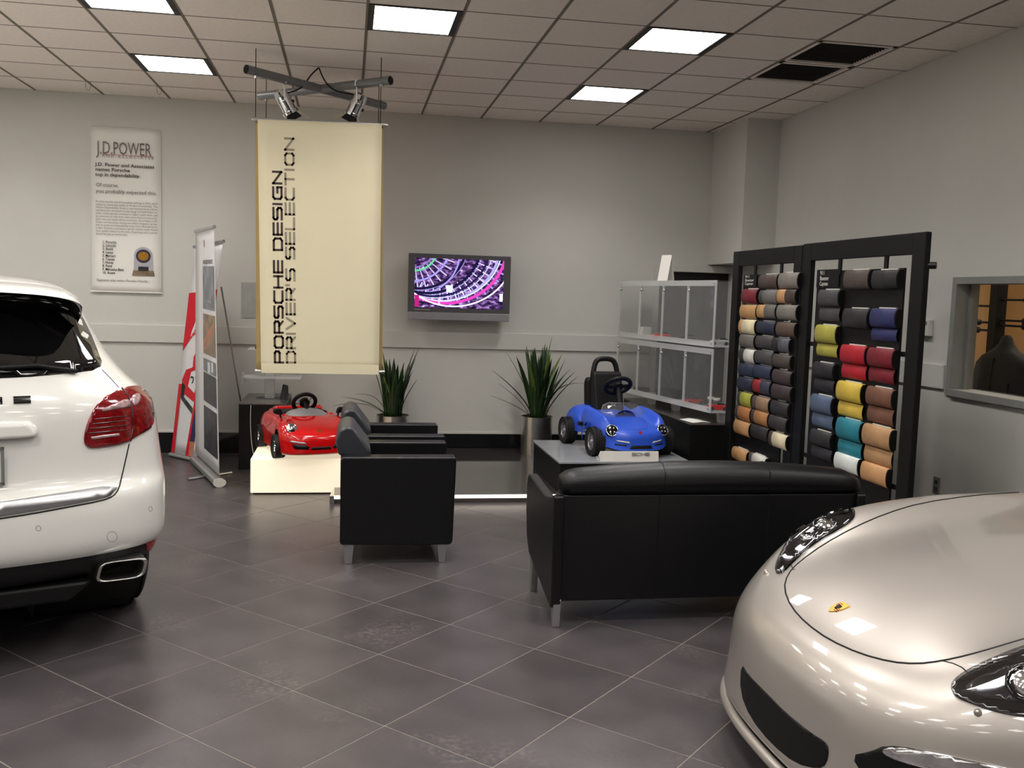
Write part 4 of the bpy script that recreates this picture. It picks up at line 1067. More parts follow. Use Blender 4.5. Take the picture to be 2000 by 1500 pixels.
tag(MB().b2((2.18, 7.97, TZ), (2.44, 8.25, TZ+.004)).build('paper_sheet', 'paper'), 'pale sheet lying on the table under the blue pedal car', 'paper')

# ================================================================== POTTED PLANTS
random.seed(5)
def leaf(base, az, length, lean, width, curl=0.):
    rows = []; n = 9; d = np.array([math.cos(az), math.sin(az), 0]); sd = np.array([-math.sin(az), math.cos(az), 0])
    for k in range(n):
        f = k/(n-1); out = lean*(f**1.6)+curl*max(0, f-.55)**2; up = length*f*math.sqrt(max(.05, 1-(lean/length)**2*.6))-curl*1.1*max(0, f-.6)**2
        wv = width*(.55+.75*f)*(1-f**4) if f < .99 else .0005
        c_ = np.array(base)+d*out+np.array([0, 0, up])
        nf = d*.25*wv
        rows.append([c_-sd*wv, c_-nf, c_+sd*wv])
    return rows
def plant(label, loc, specs, pr=.165, ph=.385):
    t = thing('potted_plant', label, 'plant', loc, group='snake plants in steel pots')
    MB().lathe([(pr*.97, 0), (pr*.98, ph), (pr, ph), (pr*.94, ph), (pr*.94, ph-.03)], 48).build('pot', 'steel', t, smooth=False)
    MB().lathe([(pr*.95, ph-.035), (pr*.6, ph-.012), (.001, ph-.006)], 24, cap=False).build('soil', 'soil', t, smooth=True)
    for k, (bx, az, L_, ln, wd, cu) in enumerate(specs):
        if math.sin(az) > .2: ln = min(ln, .20/math.sin(az))
        b = (bx*math.cos(az), bx*math.sin(az), ph-.03)
        MB().grid(leaf(b, az, L_, ln, wd, cu)).build('leaf', ('leaf_a', 'leaf_b', 'leaf_a', 'leaf_c', 'leaf_b')[k % 5], t, smooth=True, thick=.002)
    return t
sp1 = []
for k in range(44):
    az = random.uniform(0, 2*math.pi); sp1.append((random.uniform(.01, .10), az, random.uniform(.42, .78), random.uniform(.02, .34), random.uniform(.022, .034), 0))
sp1 += [(.05, math.pi+.2, .62, .46, .03, .0), (.06, math.pi-.1, .40, .42, .026, .0), (.05, .05, .56, .34, .03, .0), (.03, .3, .60, .44, .018, .8), (.02, .2, .86, .12, .02, 0), (.04, math.pi, .72, .30, .018, 0)]
plant('spiky snake plant in a brushed steel pot left of the blue pedal car', (1.93, 9.50, PZ), sp1)
sp2 = []
for k in range(34):
    az = random.uniform(0, 2*math.pi); sp2.append((random.uniform(.01, .09), az, random.uniform(.40, .68), random.uniform(.02, .2), random.uniform(.022, .036), 0))
sp2 += [(.05, math.pi+.25, .42, .46, .028, .5), (.05, math.pi-.15, .40, .42, .026, .2), (.04, .1, .74, .22, .024, 0), (.05, .2, .70, .16, .024, 0), (.03, -.2, .66, .20, .022, 0), (.05, math.pi, .36, .24, .02, .4)]
plant('spiky snake plant in a steel pot behind the armchairs', (.455, 9.50, PZ), sp2)

# ================================================================== HANGING BANNER, TRUSS, SPOTS
BY = 7.61
bt = thing('hanging_banner', 'tall cream fabric banner with vertical lettering hung under the truss', 'banner', (-.23, BY, 1.03))
TL, TR, BR, BL = at(503, 233, 1, BY), at(746, 243, 1, BY), at(740, 729, 1, BY), at(510, 728, 1, BY)
def sheet(name, mat, q, y, th, bulge=.0):
    TL_, TR_, BR_, BL_ = q; A = []
    for v in np.linspace(0, 1, 21):
        r_ = []
        for u in np.linspace(0, 1, 13):
            p = (TL_*(1-u)+TR_*u)*(1-v)+(BL_*(1-u)+BR_*u)*v; r_.append((p[0], y+bulge*math.sin(u*math.pi)*math.sin(v*math.pi), p[2]))
        A.append(r_)
    return MB().grid(A).build(name, mat, bt, smooth=True, w=True, thick=th)
sheet('front_cloth', 'cloth_cream', (TL, TR, BR, BL), BY, .003)
e_ = np.array([.028, 0, 0])
sheet('rear_cloth', 'cloth_tan', (TL-e_*.7, TR+e_*.4, BR+e_, BL-e_*1.4), BY+.035, .003)
MB().tube([(TL[0]-.03, BY+.016, TL[2]), (TR[0]+.03, BY+.016, TR[2])], .014, 10).build('top_rod', 'alu', bt, w=True)
MB().tube([(BL[0]-.03, BY+.016, BL[2]+.01), (BR[0]+.03, BY+.016, BR[2]+.01)], .014, 10).build('bottom_rod', 'alu', bt, w=True)
MB().b2((BL[0]+.002, BY-.005, BL[2]), (BR[0]-.002, BY-.001, BL[2]+.075)).build('hem', 'cloth_cream', bt, w=True)
for p, dz in ((TL, 0), (TR, 0), (BL, .01), (BR, .01)):
    sx = -1 if p[0] < -.2 else 1
    MB().lathe([(.016, -.012), (.016, .012)], 14, (p[0]+sx*.035, BY+.016, p[2]+dz), (1, 0, 0)).build('rod_knob', 'steel', bt, w=True)
def blines(px, y0, y1): a, b = at(px, y0, 1, BY), at(px, y1, 1, BY); return a, b
a, b = at(553, 708, 1, BY), at(549.5, 336, 1, BY)
h_ = abs(at(537, 600, 1, BY)[0]-at(553, 600, 1, BY)[0])
ux = (b-a)/np.linalg.norm(b-a); uy = np.array([-ux[2], 0, ux[0]])
stroke_text('dark_lettering', 'PORSCHE DESIGN', h_, np.linalg.norm(b-a), .0165, 'ink_brown', bt, (a[0], BY-.0035, a[2]), ux, uy, (0, -1, 0), th=.001, gap=.42, wide=1.25)
a, b = at(576.5, 708, 1, BY), at(573, 271, 1, BY); ux = (b-a)/np.linalg.norm(b-a); uy = np.array([-ux[2], 0, ux[0]])
stroke_text('grey_lettering', "DRIVER'S SELECTION", h_, np.linalg.norm(b-a), .0165, 'ink_grey', bt, (a[0], BY-.0035, a[2]), ux, uy, (0, -1, 0), th=.001, gap=.42, wide=1.25)
# truss of two crossing tubes on rods
tr = thing('tube_truss', 'grey crossing tube truss hung from the ceiling above the banner', 'truss', (-.245, 8.08, 3.0))
for a, b, dz in (((-.785, 7.58, 3.315), (.285, 8.56, 3.295), 0), ((.298, 7.58, 3.305), (-.772, 8.56, 3.31), 0)):
    MB().tube([a, b], .034, 20, cap=False).build('tube', 'tube_grey', tr, smooth=True, w=True)
    a_, b_ = Vector(a), Vector(b); d = (b_-a_).normalized()
    MB().tube([a_+d*.004, b_-d*.004], .030, 16).build('tube_bore', 'dark_void', tr, w=True)
for x, y, z0 in ((-.717, 7.61, 2.97), (.225, 7.61, 2.97), (-.715, 8.51, 2.9), (.235, 8.51, 2.9)):
    MB().tube([(x, y, z0), (x, y, ZC)], .0035, 6).build('hanger_rod', 'black', tr, w=True)
    MB().lathe([(.012, -.01), (.012, .01)], 10, (x, y, 3.268), (0, 0, 1)).build('rod_nut', 'steel', tr, w=True)
cb = [(-.264, 8.10, ZC), (-.33, 8.02, 3.40), (-.37, 7.95, 3.30), (-.42, 7.86, 3.24), (-.50, 7.80, 3.20)]
MB().tube(bspline(np.array(cb), 6), .006, 6).build('power_cable', 'black', tr, smooth=True, w=True)
cb = [(-.264, 8.10, ZC), (-.23, 8.02, 3.38), (-.16, 7.92, 3.27), (-.05, 7.86, 3.24), (.06, 7.80, 3.22)]
MB().tube(bspline(np.array(cb), 6), .006, 6).build('power_cable', 'black', tr, smooth=True, w=True)
def spot(label, top, bot, side):
    a, b = Vector(top), Vector(bot); d = (b-a).normalized()
    t = thing('spotlight', label, 'spotlight', tuple(a), group='chrome spotlights on the truss'); o = Vector((0, 0, 0)); L_ = (b-a).length
    MB().lathe([(.03, -.02), (.052, -.008), (.056, .03), (.056, L_*.35), (.061, L_*.36), (.061, L_*.4), (.056, L_*.41), (.056, L_*.85), (.066, L_*.87), (.066, L_), (.058, L_), (.052, L_*.9), (.001, L_*.88)], 28, o, d, cap=False).build('housing', 'chrome', t, smooth=False)
    MB().lathe([(.040, L_*.89), (.001, L_*.91)], 20, o, d, cap=False).build('lens', 'lens_chrome', t, smooth=True)
    q = d.cross(Vector((0, 1, 0))).normalized(); v = d.cross(q)
    for k, (w0, w1, ln, mt) in enumerate(((.05, .075, .09, 'cloth_cream'), (.05, .075, .08, 'cloth_cream'), (.04, .06, .05, 'black'), (.04, .06, .05, 'black'))):
        n1 = (q, -q, v, -v)[k]; n2 = (v, v, q, q)[k]
        e0 = d*L_+n1*.052; e1 = d*(L_+ln)+n1*(.052+ln*.7)
        MB().add([e0-n2*w0, e0+n2*w0, e1+n2*w1, e1-n2*w1], [(0, 1, 2, 3)]).build('barn_door', mt, t, thick=.002)
    for s_ in (-1, 1):
        MB().tube([d*L_*.4+v*s_*.055, Vector((side*.03, 0, .06))+v*s_*.05, Vector((side*.03, 0, .085))], .007, 6).build('yoke', 'alu', t)
    MB().b2((side*.03-.02, -.02, .075), (side*.03+.02, .02, .12)).build('clamp', 'alu', t)
    MB().lathe([(.012, 0), (.012, .02)], 12, d*L_*.55+q*(.046), q).build('lock_knob', 'black', t)
    return t
spot('chrome spotlight on the left half of the truss, tilted right', (-.55, 7.82, 3.205), (-.465, 7.85, 3.055), 1)
spot('chrome spotlight on the right half of the truss, tilted left', (.075, 7.80, 3.215), (.005, 7.83, 3.065), -1)

# ================================================================== DEPENDABILITY POSTER
PY = YW-.012
pt = thing('wall_poster', 'white award poster with printed text on the back wall', 'poster', (-2.15, YW-.006, 1.59))
p0, p1, p2, p3 = at(175, 246, 1, PY), at(313, 253, 1, PY), at(317, 573, 1, PY), at(180, 570, 1, PY)
xa, xb, zt, zbm = (p0[0]+p3[0])/2, (p1[0]+p2[0])/2, (p0[2]+p1[2])/2, (p2[2]+p3[2])/2
rows = []
for v in np.linspace(0, 1, 24):
    bul = .018*max(0, (v-.9)/.1)**2*0+.006*math.sin(v*9)*v
    rows.append([(xa+(xb-xa)*u, PY+.004-.006*v-abs(bul), zt+(zbm-zt)*v) for u in np.linspace(0, 1, 7)])
MB().grid(rows).build('sheet', 'paper', pt, smooth=True, w=True, thick=.002)
MB().tube([(xa-.01, PY-.008, zbm+.004), (xb+.01, PY-.008, zbm+.004)], .006, 8).build('bottom_rod', 'paper', pt, w=True)
YT = PY-.012
def T(name, s, px, py, hpx, mat, endpx=None, align='LEFT', bold=0., **kw):
    a = at(px, py, 1, YT); sz = hpx*YT/FPX*1.42
    mw_ = None
    if endpx: mw_ = abs(at(endpx, py, 1, YT)[0]-a[0])
    return text(name, s, sz, mat, pt, (a[0], YT, zt-(at(px, 246+ (px-175)*.05, 1, PY)[2]-a[2])), (1, 0, 0), (0, 0, 1), align, bold=bold, maxw=mw_, **kw)
T('logo_lettering', 'J.D.POWER', 189, 300, 23, 'ink_mid', 297)
T('logo_subline', 'A N D   A S S O C I A T E S', 199, 307, 5, 'ink_mid', 300)
a, b = at(197, 301, 1, YT), at(300, 303, 1, YT)
MB().b2((a[0], YT-.001, a[2]-.003), (b[0], YT, a[2]+.001)).build('logo_rule', 'ink_red', pt, w=True)
for k, (s_, y, e_) in enumerate((('J.D. Power and Associates', 324, 302), ('names Porsche', 333.5, 253), ('top in dependability.', 343.5, 274))): T('headline', s_, 186, y, 6.2, 'ink_black', e_, bold=.0007)
for s_, y, e_ in (('Of course,', 364, 231), ('you probably expected this.', 376, 306)): T('subheadline', s_, 187, y, 6.6, 'ink_mid', e_, bold=.0003)
para = ['Porsche lead the overall nameplate rankings in 2010, which', 'measures ownership quality at 90 days of ownership. The', 'Vehicle Dependability Study is used extensively by vehicle', 'manufacturers worldwide to help design and build better ve-',
        'hicles, which typically translates to higher resale values, and', 'by consumers to help them make more informed choices for', 'both new and used vehicle purchases. According to J.D.', 'Power and Associates, among new vehicle shoppers, percep-',
        'tion of quality and dependability is the most influential factor', 'in their decision to purchase a specific vehicle model. World', 'class quality makes it a Porsche. Acquiring such a vehicle', 'should be just as world-class.']
for k, s_ in enumerate(para): T('paragraph_line', s_, 187, 395+k*5.75, 3.6, 'ink_mid', 307 if k < 11 else 249)
for k, s_ in enumerate(['1. Porsche', '2. Lincoln', '3. Buick', '4. Lexus', '5. Mercury', '6. Toyota', '7. Honda', '8. Ford', '9. Mercedes-Benz', '10. Acura']):
    T('ranking_line', s_, 200, 475+k*6.65, 4.8, 'ink_black', 200+len(s_)*2.62, bold=.0005)
T('footer_line', 'Experience what makes a Porsche a Porsche.', 189, 549, 4.6, 'ink_mid', 289)
def disc(name, c, r0, r1, z0, z1, mat, n=24):
    pts = [(c[0]+r0*math.cos(a), c[1]+r1*math.sin(a)) for a in np.linspace(0, 2*math.pi, n+1)[:-1]]
    return MB().prism(pts, (0, z0, 0), (1, 0, 0), (0, 0, 1), (0, -1, 0), z1).build(name, mat, pt, w=True)
c = at(280, 500, 1, YT); cz = zt-(at(280, 251, 1, PY)[2]-c[2]); kx = YT/FPX
M('trophy_grey', srgb(176, 174, 180), .5)
MB().prism([(c[0]-17*kx, cz-26*kx), (c[0]+17*kx, cz-26*kx), (c[0]+16*kx, cz+4*kx)]+[(c[0]+16*kx*math.cos(a), cz+2*kx+15*kx*math.sin(a)) for a in np.linspace(.1, 3.04, 12)]+[(c[0]-16*kx, cz+4*kx)], (0, YT, 0), (1, 0, 0), (0, 0, 1), (0, -1, 0), .001).build('trophy_print', 'trophy_grey', pt, w=True)
MB().prism([(c[0]-20*kx, cz-36*kx), (c[0]+20*kx, cz-36*kx), (c[0]+18*kx, cz-26*kx), (c[0]-18*kx, cz-26*kx)], (0, YT, 0), (1, 0, 0), (0, 0, 1), (0, -1, 0), .001).build('trophy_base_print', 'photo_brown', pt, w=True)
disc('trophy_ring_print', (c[0], cz), 13*kx, 12.5*kx, YT-.001, .0006, 'print_dark'); disc('trophy_disc_print', (c[0], cz), 9.5*kx, 8*kx, YT-.0016, .0006, 'gold')
MB().b2((c[0]-9*kx, YT-.0018, cz-27*kx), (c[0]+9*kx, YT-.001, cz-19*kx)).build('trophy_plaque_print', 'ink_black', pt, w=True)
# faint pale print on the wall beside the hanging banner
p0, p1 = at(471, 551, 1, YW), at(530, 622, 1, YW)
t = thing('frosted_print', 'faint grey translucent print on the back wall beside the hanging banner', 'print', (float((p0[0]+p1[0])/2), YW, float(p1[2])))
MB().b2((p0[0], YW-.006, p1[2]), (p1[0], YW-.002, p0[2])).build('sheet', M('faint', srgb(172, 172, 166), .6, var=.08, scale=9), t, w=True)

# ================================================================== TELEVISION
TY = 9.64
q = [at(*p, 1, TY) for p in ((799, 494), (998, 501), (995, 632), (796, 620))]
x0, x1 = (q[0][0]+q[3][0])/2, (q[1][0]+q[2][0])/2; z1, z0 = (q[0][2]+q[1][2])/2, (q[2][2]+q[3][2])/2
tv = thing('television', 'grey flat television showing bicycle wheels on the back wall', 'television', ((x0+x1)/2, TY, z0))
MB().b2((x0, TY, z0+.075), (x1, TY+.07, z1)).build('bezel', 'tv_bezel', tv, bevel=.006, w=True)
MB().b2((x0+.004, TY-.006, z0), (x1-.004, TY+.07, z0+.078)).build('speaker_bar', 'tv_silver', tv, bevel=.006, w=True)
MB().b2((x0+.25, TY+.06, z0+.15), (x1-.25, YW-.003, z1-.15)).build('wall_bracket', 'black', tv, w=True)
s0, s1 = at(811, 503, 1, TY), at(984, 612, 1, TY)
sx0, sx1, sz1, sz0 = x0+.062, x1-.072, z1-.045, z0+.125
# screen material: rings of bicycle wheels
mt = bpy.data.materials.new('tv_picture'); mt.use_nodes = True; nt = mt.node_tree; N = nt.nodes; L = nt.links; N.clear()
MATS['tv_picture'] = mt
out = N.new('ShaderNodeOutputMaterial'); em = N.new('ShaderNodeEmission'); em.inputs[1].default_value = 1.15; L.new(em.outputs[0], out.inputs[0])
tc = N.new('ShaderNodeTexCoord')
def math_(op, a, b=None):
    n = N.new('ShaderNodeMath'); n.operation = op
    for k, v in enumerate((a, b)):
        if v is None: continue
        if isinstance(v, (int, float)): n.inputs[k].default_value = v
        else: L.new(v, n.inputs[k])
    return n.outputs[0]
sep = N.new('ShaderNodeSeparateXYZ'); L.new(tc.outputs['Generated'], sep.inputs[0])
U = math_('MULTIPLY', sep.outputs['X'], 1.70); V_ = sep.outputs['Z']
def mix(fac, a, b):
    n = N.new('ShaderNodeMix'); n.data_type = 'RGBA'; L.new(fac, n.inputs[0])
    for k, v in ((6, a), (7, b)):
        if isinstance(v, tuple): n.inputs[k].default_value = (*v, 1)
        else: L.new(v, n.inputs[k])
    return n.outputs[2]
nz = N.new('ShaderNodeTexNoise'); nz.inputs['Scale'].default_value = 16; nz.inputs['Detail'].default_value = 6; L.new(tc.outputs['Generated'], nz.inputs['Vector'])
rp = N.new('ShaderNodeValToRGB'); L.new(nz.outputs['Fac'], rp.inputs[0]); cr_ = rp.color_ramp
cr_.elements[0].position = .38; cr_.elements[0].color = (*srgb(22, 14, 40), 1); cr_.elements[1].position = .64; cr_.elements[1].color = (*srgb(150, 110, 180), 1)
el = cr_.elements.new(.5); el.color = (*srgb(66, 44, 88), 1)
el = cr_.elements.new(.72); el.color = (*srgb(225, 215, 245), 1)
colr = rp.outputs[0]
def polar(cx, cy):
    dx = math_('SUBTRACT', U, cx); dy = math_('SUBTRACT', V_, cy)
    return math_('SQRT', math_('ADD', math_('MULTIPLY', dx, dx), math_('MULTIPLY', dy, dy))), math_('ARCTAN2', dy, dx)
# spokes
for cx, cy, nsp, r0, r1, col_ in ((-.05, 1.2, 34, .42, .85, (190, 180, 225)), (.45, 1.25, 44, .80, 1.16, (205, 195, 240)), (.65, 1.2, 40, .86, 1.15, (150, 140, 200))):
    r_, a_ = polar(cx, cy); wv = math_('SINE', math_('MULTIPLY', a_, nsp*1.0)); sp_ = math_('GREATER_THAN', wv, .86)
    msk = math_('MULTIPLY', sp_, math_('MULTIPLY', math_('GREATER_THAN', r_, r0), math_('LESS_THAN', r_, r1))); colr = mix(msk, colr, srgb(*col_))
for cx, cy, rad, wd, col_ in ((-.05, 1.2, .40, .03, (128, 108, 170)), (-.05, 1.2, .47, .035, (92, 190, 140)), (-.08, 1.25, .73, .035, (146, 138, 225)), (.05, 1.3, .92, .05, (26, 20, 52)), (.05, 1.3, .955, .016, (128, 120, 180)),
                             (.0, 1.1, .84, .03, (150, 140, 225)), (.22, 1.32, 1.03, .05, (24, 18, 50)), (.24, 1.32, 1.065, .016, (150, 150, 205)), (.34, 1.32, 1.09, .04, (32, 26, 66)), (.37, 1.32, 1.125, .018, (190, 190, 235)),
                             (.44, 1.30, 1.17, .045, (160, 155, 235)), (.50, 1.30, 1.16, .02, (215, 220, 250)), (.56, 1.28, 1.185, .055, (214, 60, 170)), (.72, 1.22, 1.185, .03, (225, 225, 250))):
    r_, a_ = polar(cx, cy); msk = math_('LESS_THAN', math_('ABSOLUTE', math_('SUBTRACT', r_, rad)), wd/2); colr = mix(msk, colr, srgb(*col_))
def rect(cx, cy, hw_, hh_, col_):
    global colr
    msk = math_('MULTIPLY', math_('LESS_THAN', math_('ABSOLUTE', math_('SUBTRACT', U, cx)), hw_), math_('LESS_THAN', math_('ABSOLUTE', math_('SUBTRACT', V_, cy)), hh_)); colr = mix(msk, colr, srgb(*col_))
rect(.665, .39, .06, .075, (205, 225, 250)); rect(1.66, .24, .03, .08, (240, 245, 255)); rect(.47, .13, .02, .06, (200, 190, 235)); rect(.05, .13, .04, .12, (170, 30, 110))
L.new(colr, em.inputs[0])
MB().b2((sx0, TY-.004, sz0), (sx1, TY+.002, sz1)).build('screen', 'tv_picture', tv, w=True)
MB().b2((sx0, TY-.004, sz0-.028), (sx0+.16, TY+.002, sz0-.018)).build('label_strip', 'tv_silver', tv, w=True)

# ================================================================== ROLL-UP BANNER STANDS
def rollup(name, label, A, B, TA, TB, zb, base_r, prints, pole=None):
    """A, B floor ends (x, y); TA, TB top ends (x, y, z)"""
    A, B, TA, TB = map(np.array, ((*A, 0.), (*B, 0.), TA, TB))
    t = thing(name, label, 'banner stand', tuple((A+B)/2), group='roll-up banner stands')
    def P(u, v, o=0.):   # u along the base, v up the sheet, o off the sheet towards the viewer
        b = A+(B-A)*u+np.array([0, 0, zb]); tp = TA+(TB-TA)*u; p = b+(tp-b)*v
        n = np.cross(B-A, (TA-A)); n = n/np.linalg.norm(n)
        if n@(CO-p) < 0: n = -n
        return p+n*o
    MB().grid([[P(u, v) for u in np.linspace(0, 1, 5)] for v in np.linspace(0, 1, 21)]).build('sheet', 'white_vinyl', t, smooth=True, w=True, thick=.002)
    d = (B-A)/np.linalg.norm(B-A)
    q = np.array([-d[1], d[0], 0])
    hexa = [(base_r*math.cos(a), base_r*.72*math.sin(a)+base_r*.72) for a in np.linspace(0, 2*math.pi, 13)[:-1]]
    MB().prism(hexa, A-d*.01, tuple(q), (0, 0, 1), tuple(d), float(np.linalg.norm(B-A))+.02).build('base', 'alu', t, w=True)
    MB().prism([(x*1.05, z*1.03-.001) for x, z in hexa], B+d*.01, tuple(q), (0, 0, 1), tuple(d), .012).build('end_cap', 'plastic_white', t, w=True)
    MB().tube([P(0, 1)-d*.012, P(1, 1)+d*.012], .016, 10).build('top_rail', 'alu', t, w=True)
    for nm, mat, poly, off in prints:
        mb = MB(); F = [P(a, b, .0035+off) for a, b in poly]; mb.add(F, [tuple(range(len(F)))]); mb.build(nm, mat, t, w=True)
    if pole is not None: MB().tube(pole, .009, 8).build('support_pole', 'alu', t, w=True)
    return t, P, d
box4 = lambda u0, u1, v0, v1: [(u0, v0), (u1, v0), (u1, v1), (u0, v1)]
pr = [('photo_print', 'photo_grey', box4(.42, .97, .665, .845), 0), ('photo_print', 'photo_brown', box4(.42, .97, .475, .645), 0), ('photo_print', 'photo_grey', box4(.42, .97, .40, .455), 0), ('photo_print', 'photo_dark', box4(.42, .97, .27, .395), 0), ('photo_print', 'photo_dark', box4(.42, .97, .06, .25), 0),
      ('photo_detail', 'white_vinyl', box4(.62, .72, .40, .445), .0006), ('photo_detail', 'white_vinyl', box4(.78, .86, .41, .45), .0006), ('crest_print', 'crest_red', [(.48, .955), (.52, .955), (.51, .925), (.49, .925)], 0),
      ('photo_detail', 'tv_silver', [(.62, .70), (.80, .69), (.86, .76), (.80, .80), (.66, .78)], .0006), ('photo_detail', 'photo_grey', [(.66, .71), (.78, .70), (.83, .76), (.78, .79), (.68, .77)], .0012), ('photo_detail', 'skin_print', [(.45, .49), (.60, .50), (.92, .60), (.92, .62), (.70, .58), (.45, .53)], .0006)]
e0, e1 = at(383, 897, 2, 0.03), at(428, 944, 2, 0.03)
n0, n1 = (float(e0[0]), float(e0[1])-.05), (float(e1[0]), float(e1[1]))
ta, tb_ = at(382, 452, 1, n0[1]), at(418, 443, 1, n1[1])
ns, P1, dd = rollup('rollup_stand', 'white roll-up banner stand with stacked photographs, nearer of two', n0, n1, tuple(ta), tuple(tb_), .10, .052, pr)
for lab, u, v, sz in (('equipment', .42, .855, .075),):
    o = P1(u, v, .002); uxx = (P1(1, v)-P1(0, v)); uxx /= np.linalg.norm(uxx)
    text('heading_lettering', lab, sz, 'ink_black', ns, tuple(o), tuple(uxx), (0, 0, 1), maxw=float(np.linalg.norm(P1(.9, v)-P1(u, v))))
mid = [(n0[k]+n1[k])/2 for k in (0, 1)]
f0, f1 = at(367, 936, 2, .008), at(452, 923, 2, .008)
MB().tube([tuple(f0), tuple(f1)], .014, 8).build('foot_bar', 'alu', ns, w=True)
# the red and white one behind
e0, e1 = at(339, 884, 2, 0.02), at(388, 900, 2, 0.02)
m0, m1 = (float(e0[0]), min(float(e0[1]), 9.62)), (float(e1[0]), float(e1[1]))
ext = .95
m1 = (m0[0]+(m1[0]-m0[0])*ext, m0[1]+(m1[1]-m0[1])*ext)
ta, tb_ = at(380, 482, 1, m0[1]-.15), at(436, 471, 1, m1[1]-.05)
rd = [('red_print', 'red_vinyl', [(0, .78), (1, .78), (1, .52), (.78, .60), (.55, .60), (.25, .56), (0, .50)], 0), ('red_print', 'red_vinyl', box4(0, .12, .0, .34), 0), ('red_print', 'red_vinyl', [(.55, .0), (.72, .0), (.80, .30), (.66, .28)], 0),
      ('player_print', 'red_vinyl', [(.10, .36), (.16, .30), (.62, .26), (.86, .30), (.92, .42), (.80, .46), (.60, .45), (.42, .42), (.22, .41)], .0006), ('jersey_print', 'white_vinyl', [(.36, .33), (.62, .30), (.70, .38), (.60, .41), (.42, .40)], .0012),
      ('helmet_print', 'red_vinyl', [(.45, .43), (.58, .42), (.68, .45), (.66, .49), (.52, .50), (.44, .47)], .0012), ('glove_print', 'ink_black', [(.12, .35), (.26, .33), (.24, .27), (.14, .27)], .0012), ('belt_print', 'photo_dark', [(.16, .29), (.62, .23), (.62, .20), (.16, .265)], .0012),
      ('trouser_print', 'navy_vinyl', [(.66, .07), (.84, .07), (.86, .22), (.70, .22)], .0006), ('leg_print', 'skin_print', [(.68, .0), (.82, .0), (.84, .07), (.67, .07)], .0006)]
rs, P2, d2 = rollup('rollup_stand', 'red and white roll-up banner stand with a numbered player, farther of two', m0, m1, tuple(ta), tuple(tb_), .045, .03, rd, pole=[tuple(at(432, 560, 1, 9.35)), tuple(at(470, 785, 1, 9.60)), tuple(at(476, 860, 1, 9.66))])
for s_, u, v, sz, bd in (('Now', .36, .665, .05, .003), ('12 all', .34, .635, .04, 0), ('and th', .32, .61, .04, 0), ('comple', .30, .585, .04, 0), ('24 hou', .29, .56, .04, 0), ('for Pana', .28, .535, .04, 0)):
    uxx = (P2(1, v)-P2(0, v)); uxx /= np.linalg.norm(uxx)
    text('red_panel_lettering', s_, sz, 'white_vinyl', rs, tuple(P2(u, v, .003)), tuple(uxx), (0, 0, 1), bold=bd)
uxx = (P2(1, .34)-P2(0, .34)); uxx /= np.linalg.norm(uxx)
text('jersey_number', '23', .13, 'ink_black', rs, tuple(P2(.44, .335, .004)), tuple(uxx), (0, 0, 1), bold=.002)

# ================================================================== SAMPLE RACKS
RX = 3.24
def ry(px, py=700): return float(at(px, py, 0, RX)[1])
def rz_(px, py): return float(at(px, py, 0, RX)[2])
yR, yM, yL = ry(1815, 452), ry(1574, 477), ry(1437, 492)
zR, zL = rz_(1817, 452), rz_(1436, 492)
def rack(label, y0, y1, ztop):
    t = thing('sample_rack', label, 'rack', (RX, (y0+y1)/2, 0), group='upholstery sample racks')
    sw, rt_ = .125, .125
    h = (y1-y0)/2
    MB().b2((-.02, -h, 0), (.02, -h+sw, ztop)).build('stile', 'wood_black', t, bevel=.006)
    MB().b2((-.02, h-sw, 0), (.02, h, ztop)).build('stile', 'wood_black', t, bevel=.006)
    MB().b2((-.02, -h+sw, ztop-rt_), (.02, h-sw, ztop)).build('top_rail', 'wood_black', t, bevel=.006)
    MB().b2((-.02, -h+sw, .0), (.02, h-sw, .16)).build('bottom_rail', 'wood_black', t, bevel=.006)
    MB().b2((-.005, -h+sw+.085, .22), (.008, h-sw-.085, ztop-rt_-.075)).build('board', 'wood_black', t)
    for k in (-.45, .3):
        MB().b2((-.012, k*h-.018, ztop-rt_-.10), (.0, k*h+.018, ztop-rt_+.01)).build('hook', 'black', t)
    for sy in (-1, 1):
        for z in (.6, 1.4):
            yy = sorted((sy*(h-sw-.10), sy*(h-sw+.01)))
            MB().b2((.008, yy[0], z-.015), (.019, yy[1], z+.015)).build('board_bracket', 'black', t)
    MB().b2((-.25, -h+.01, 0), (.30, -h+.11, .03)).build('foot', 'black', t); MB().b2((-.25, h-.11, 0), (.30, h-.01, .03)).build('foot', 'black', t)
    return t
rkR = rack('black framed sample rack with large samples, the nearer of two', yR, yM, zR)
rkL = rack('black framed sample rack with small samples, the farther of two', yM+.012, yL, zL)
MB().tube([(.0, -(yM-yR)/2+.03, zR-.19), (.05, -(yM-yR)/2-.015, zR-.19)], .02, 8).build('hinge_pin', 'black', rkR)
def colmat(c):
    n = 'sample_%d_%d_%d' % c
    return M(n, srgb(*c), .55, var=.06, scale=30, bump=.1, bscale=300)
HOOK = RX-.005
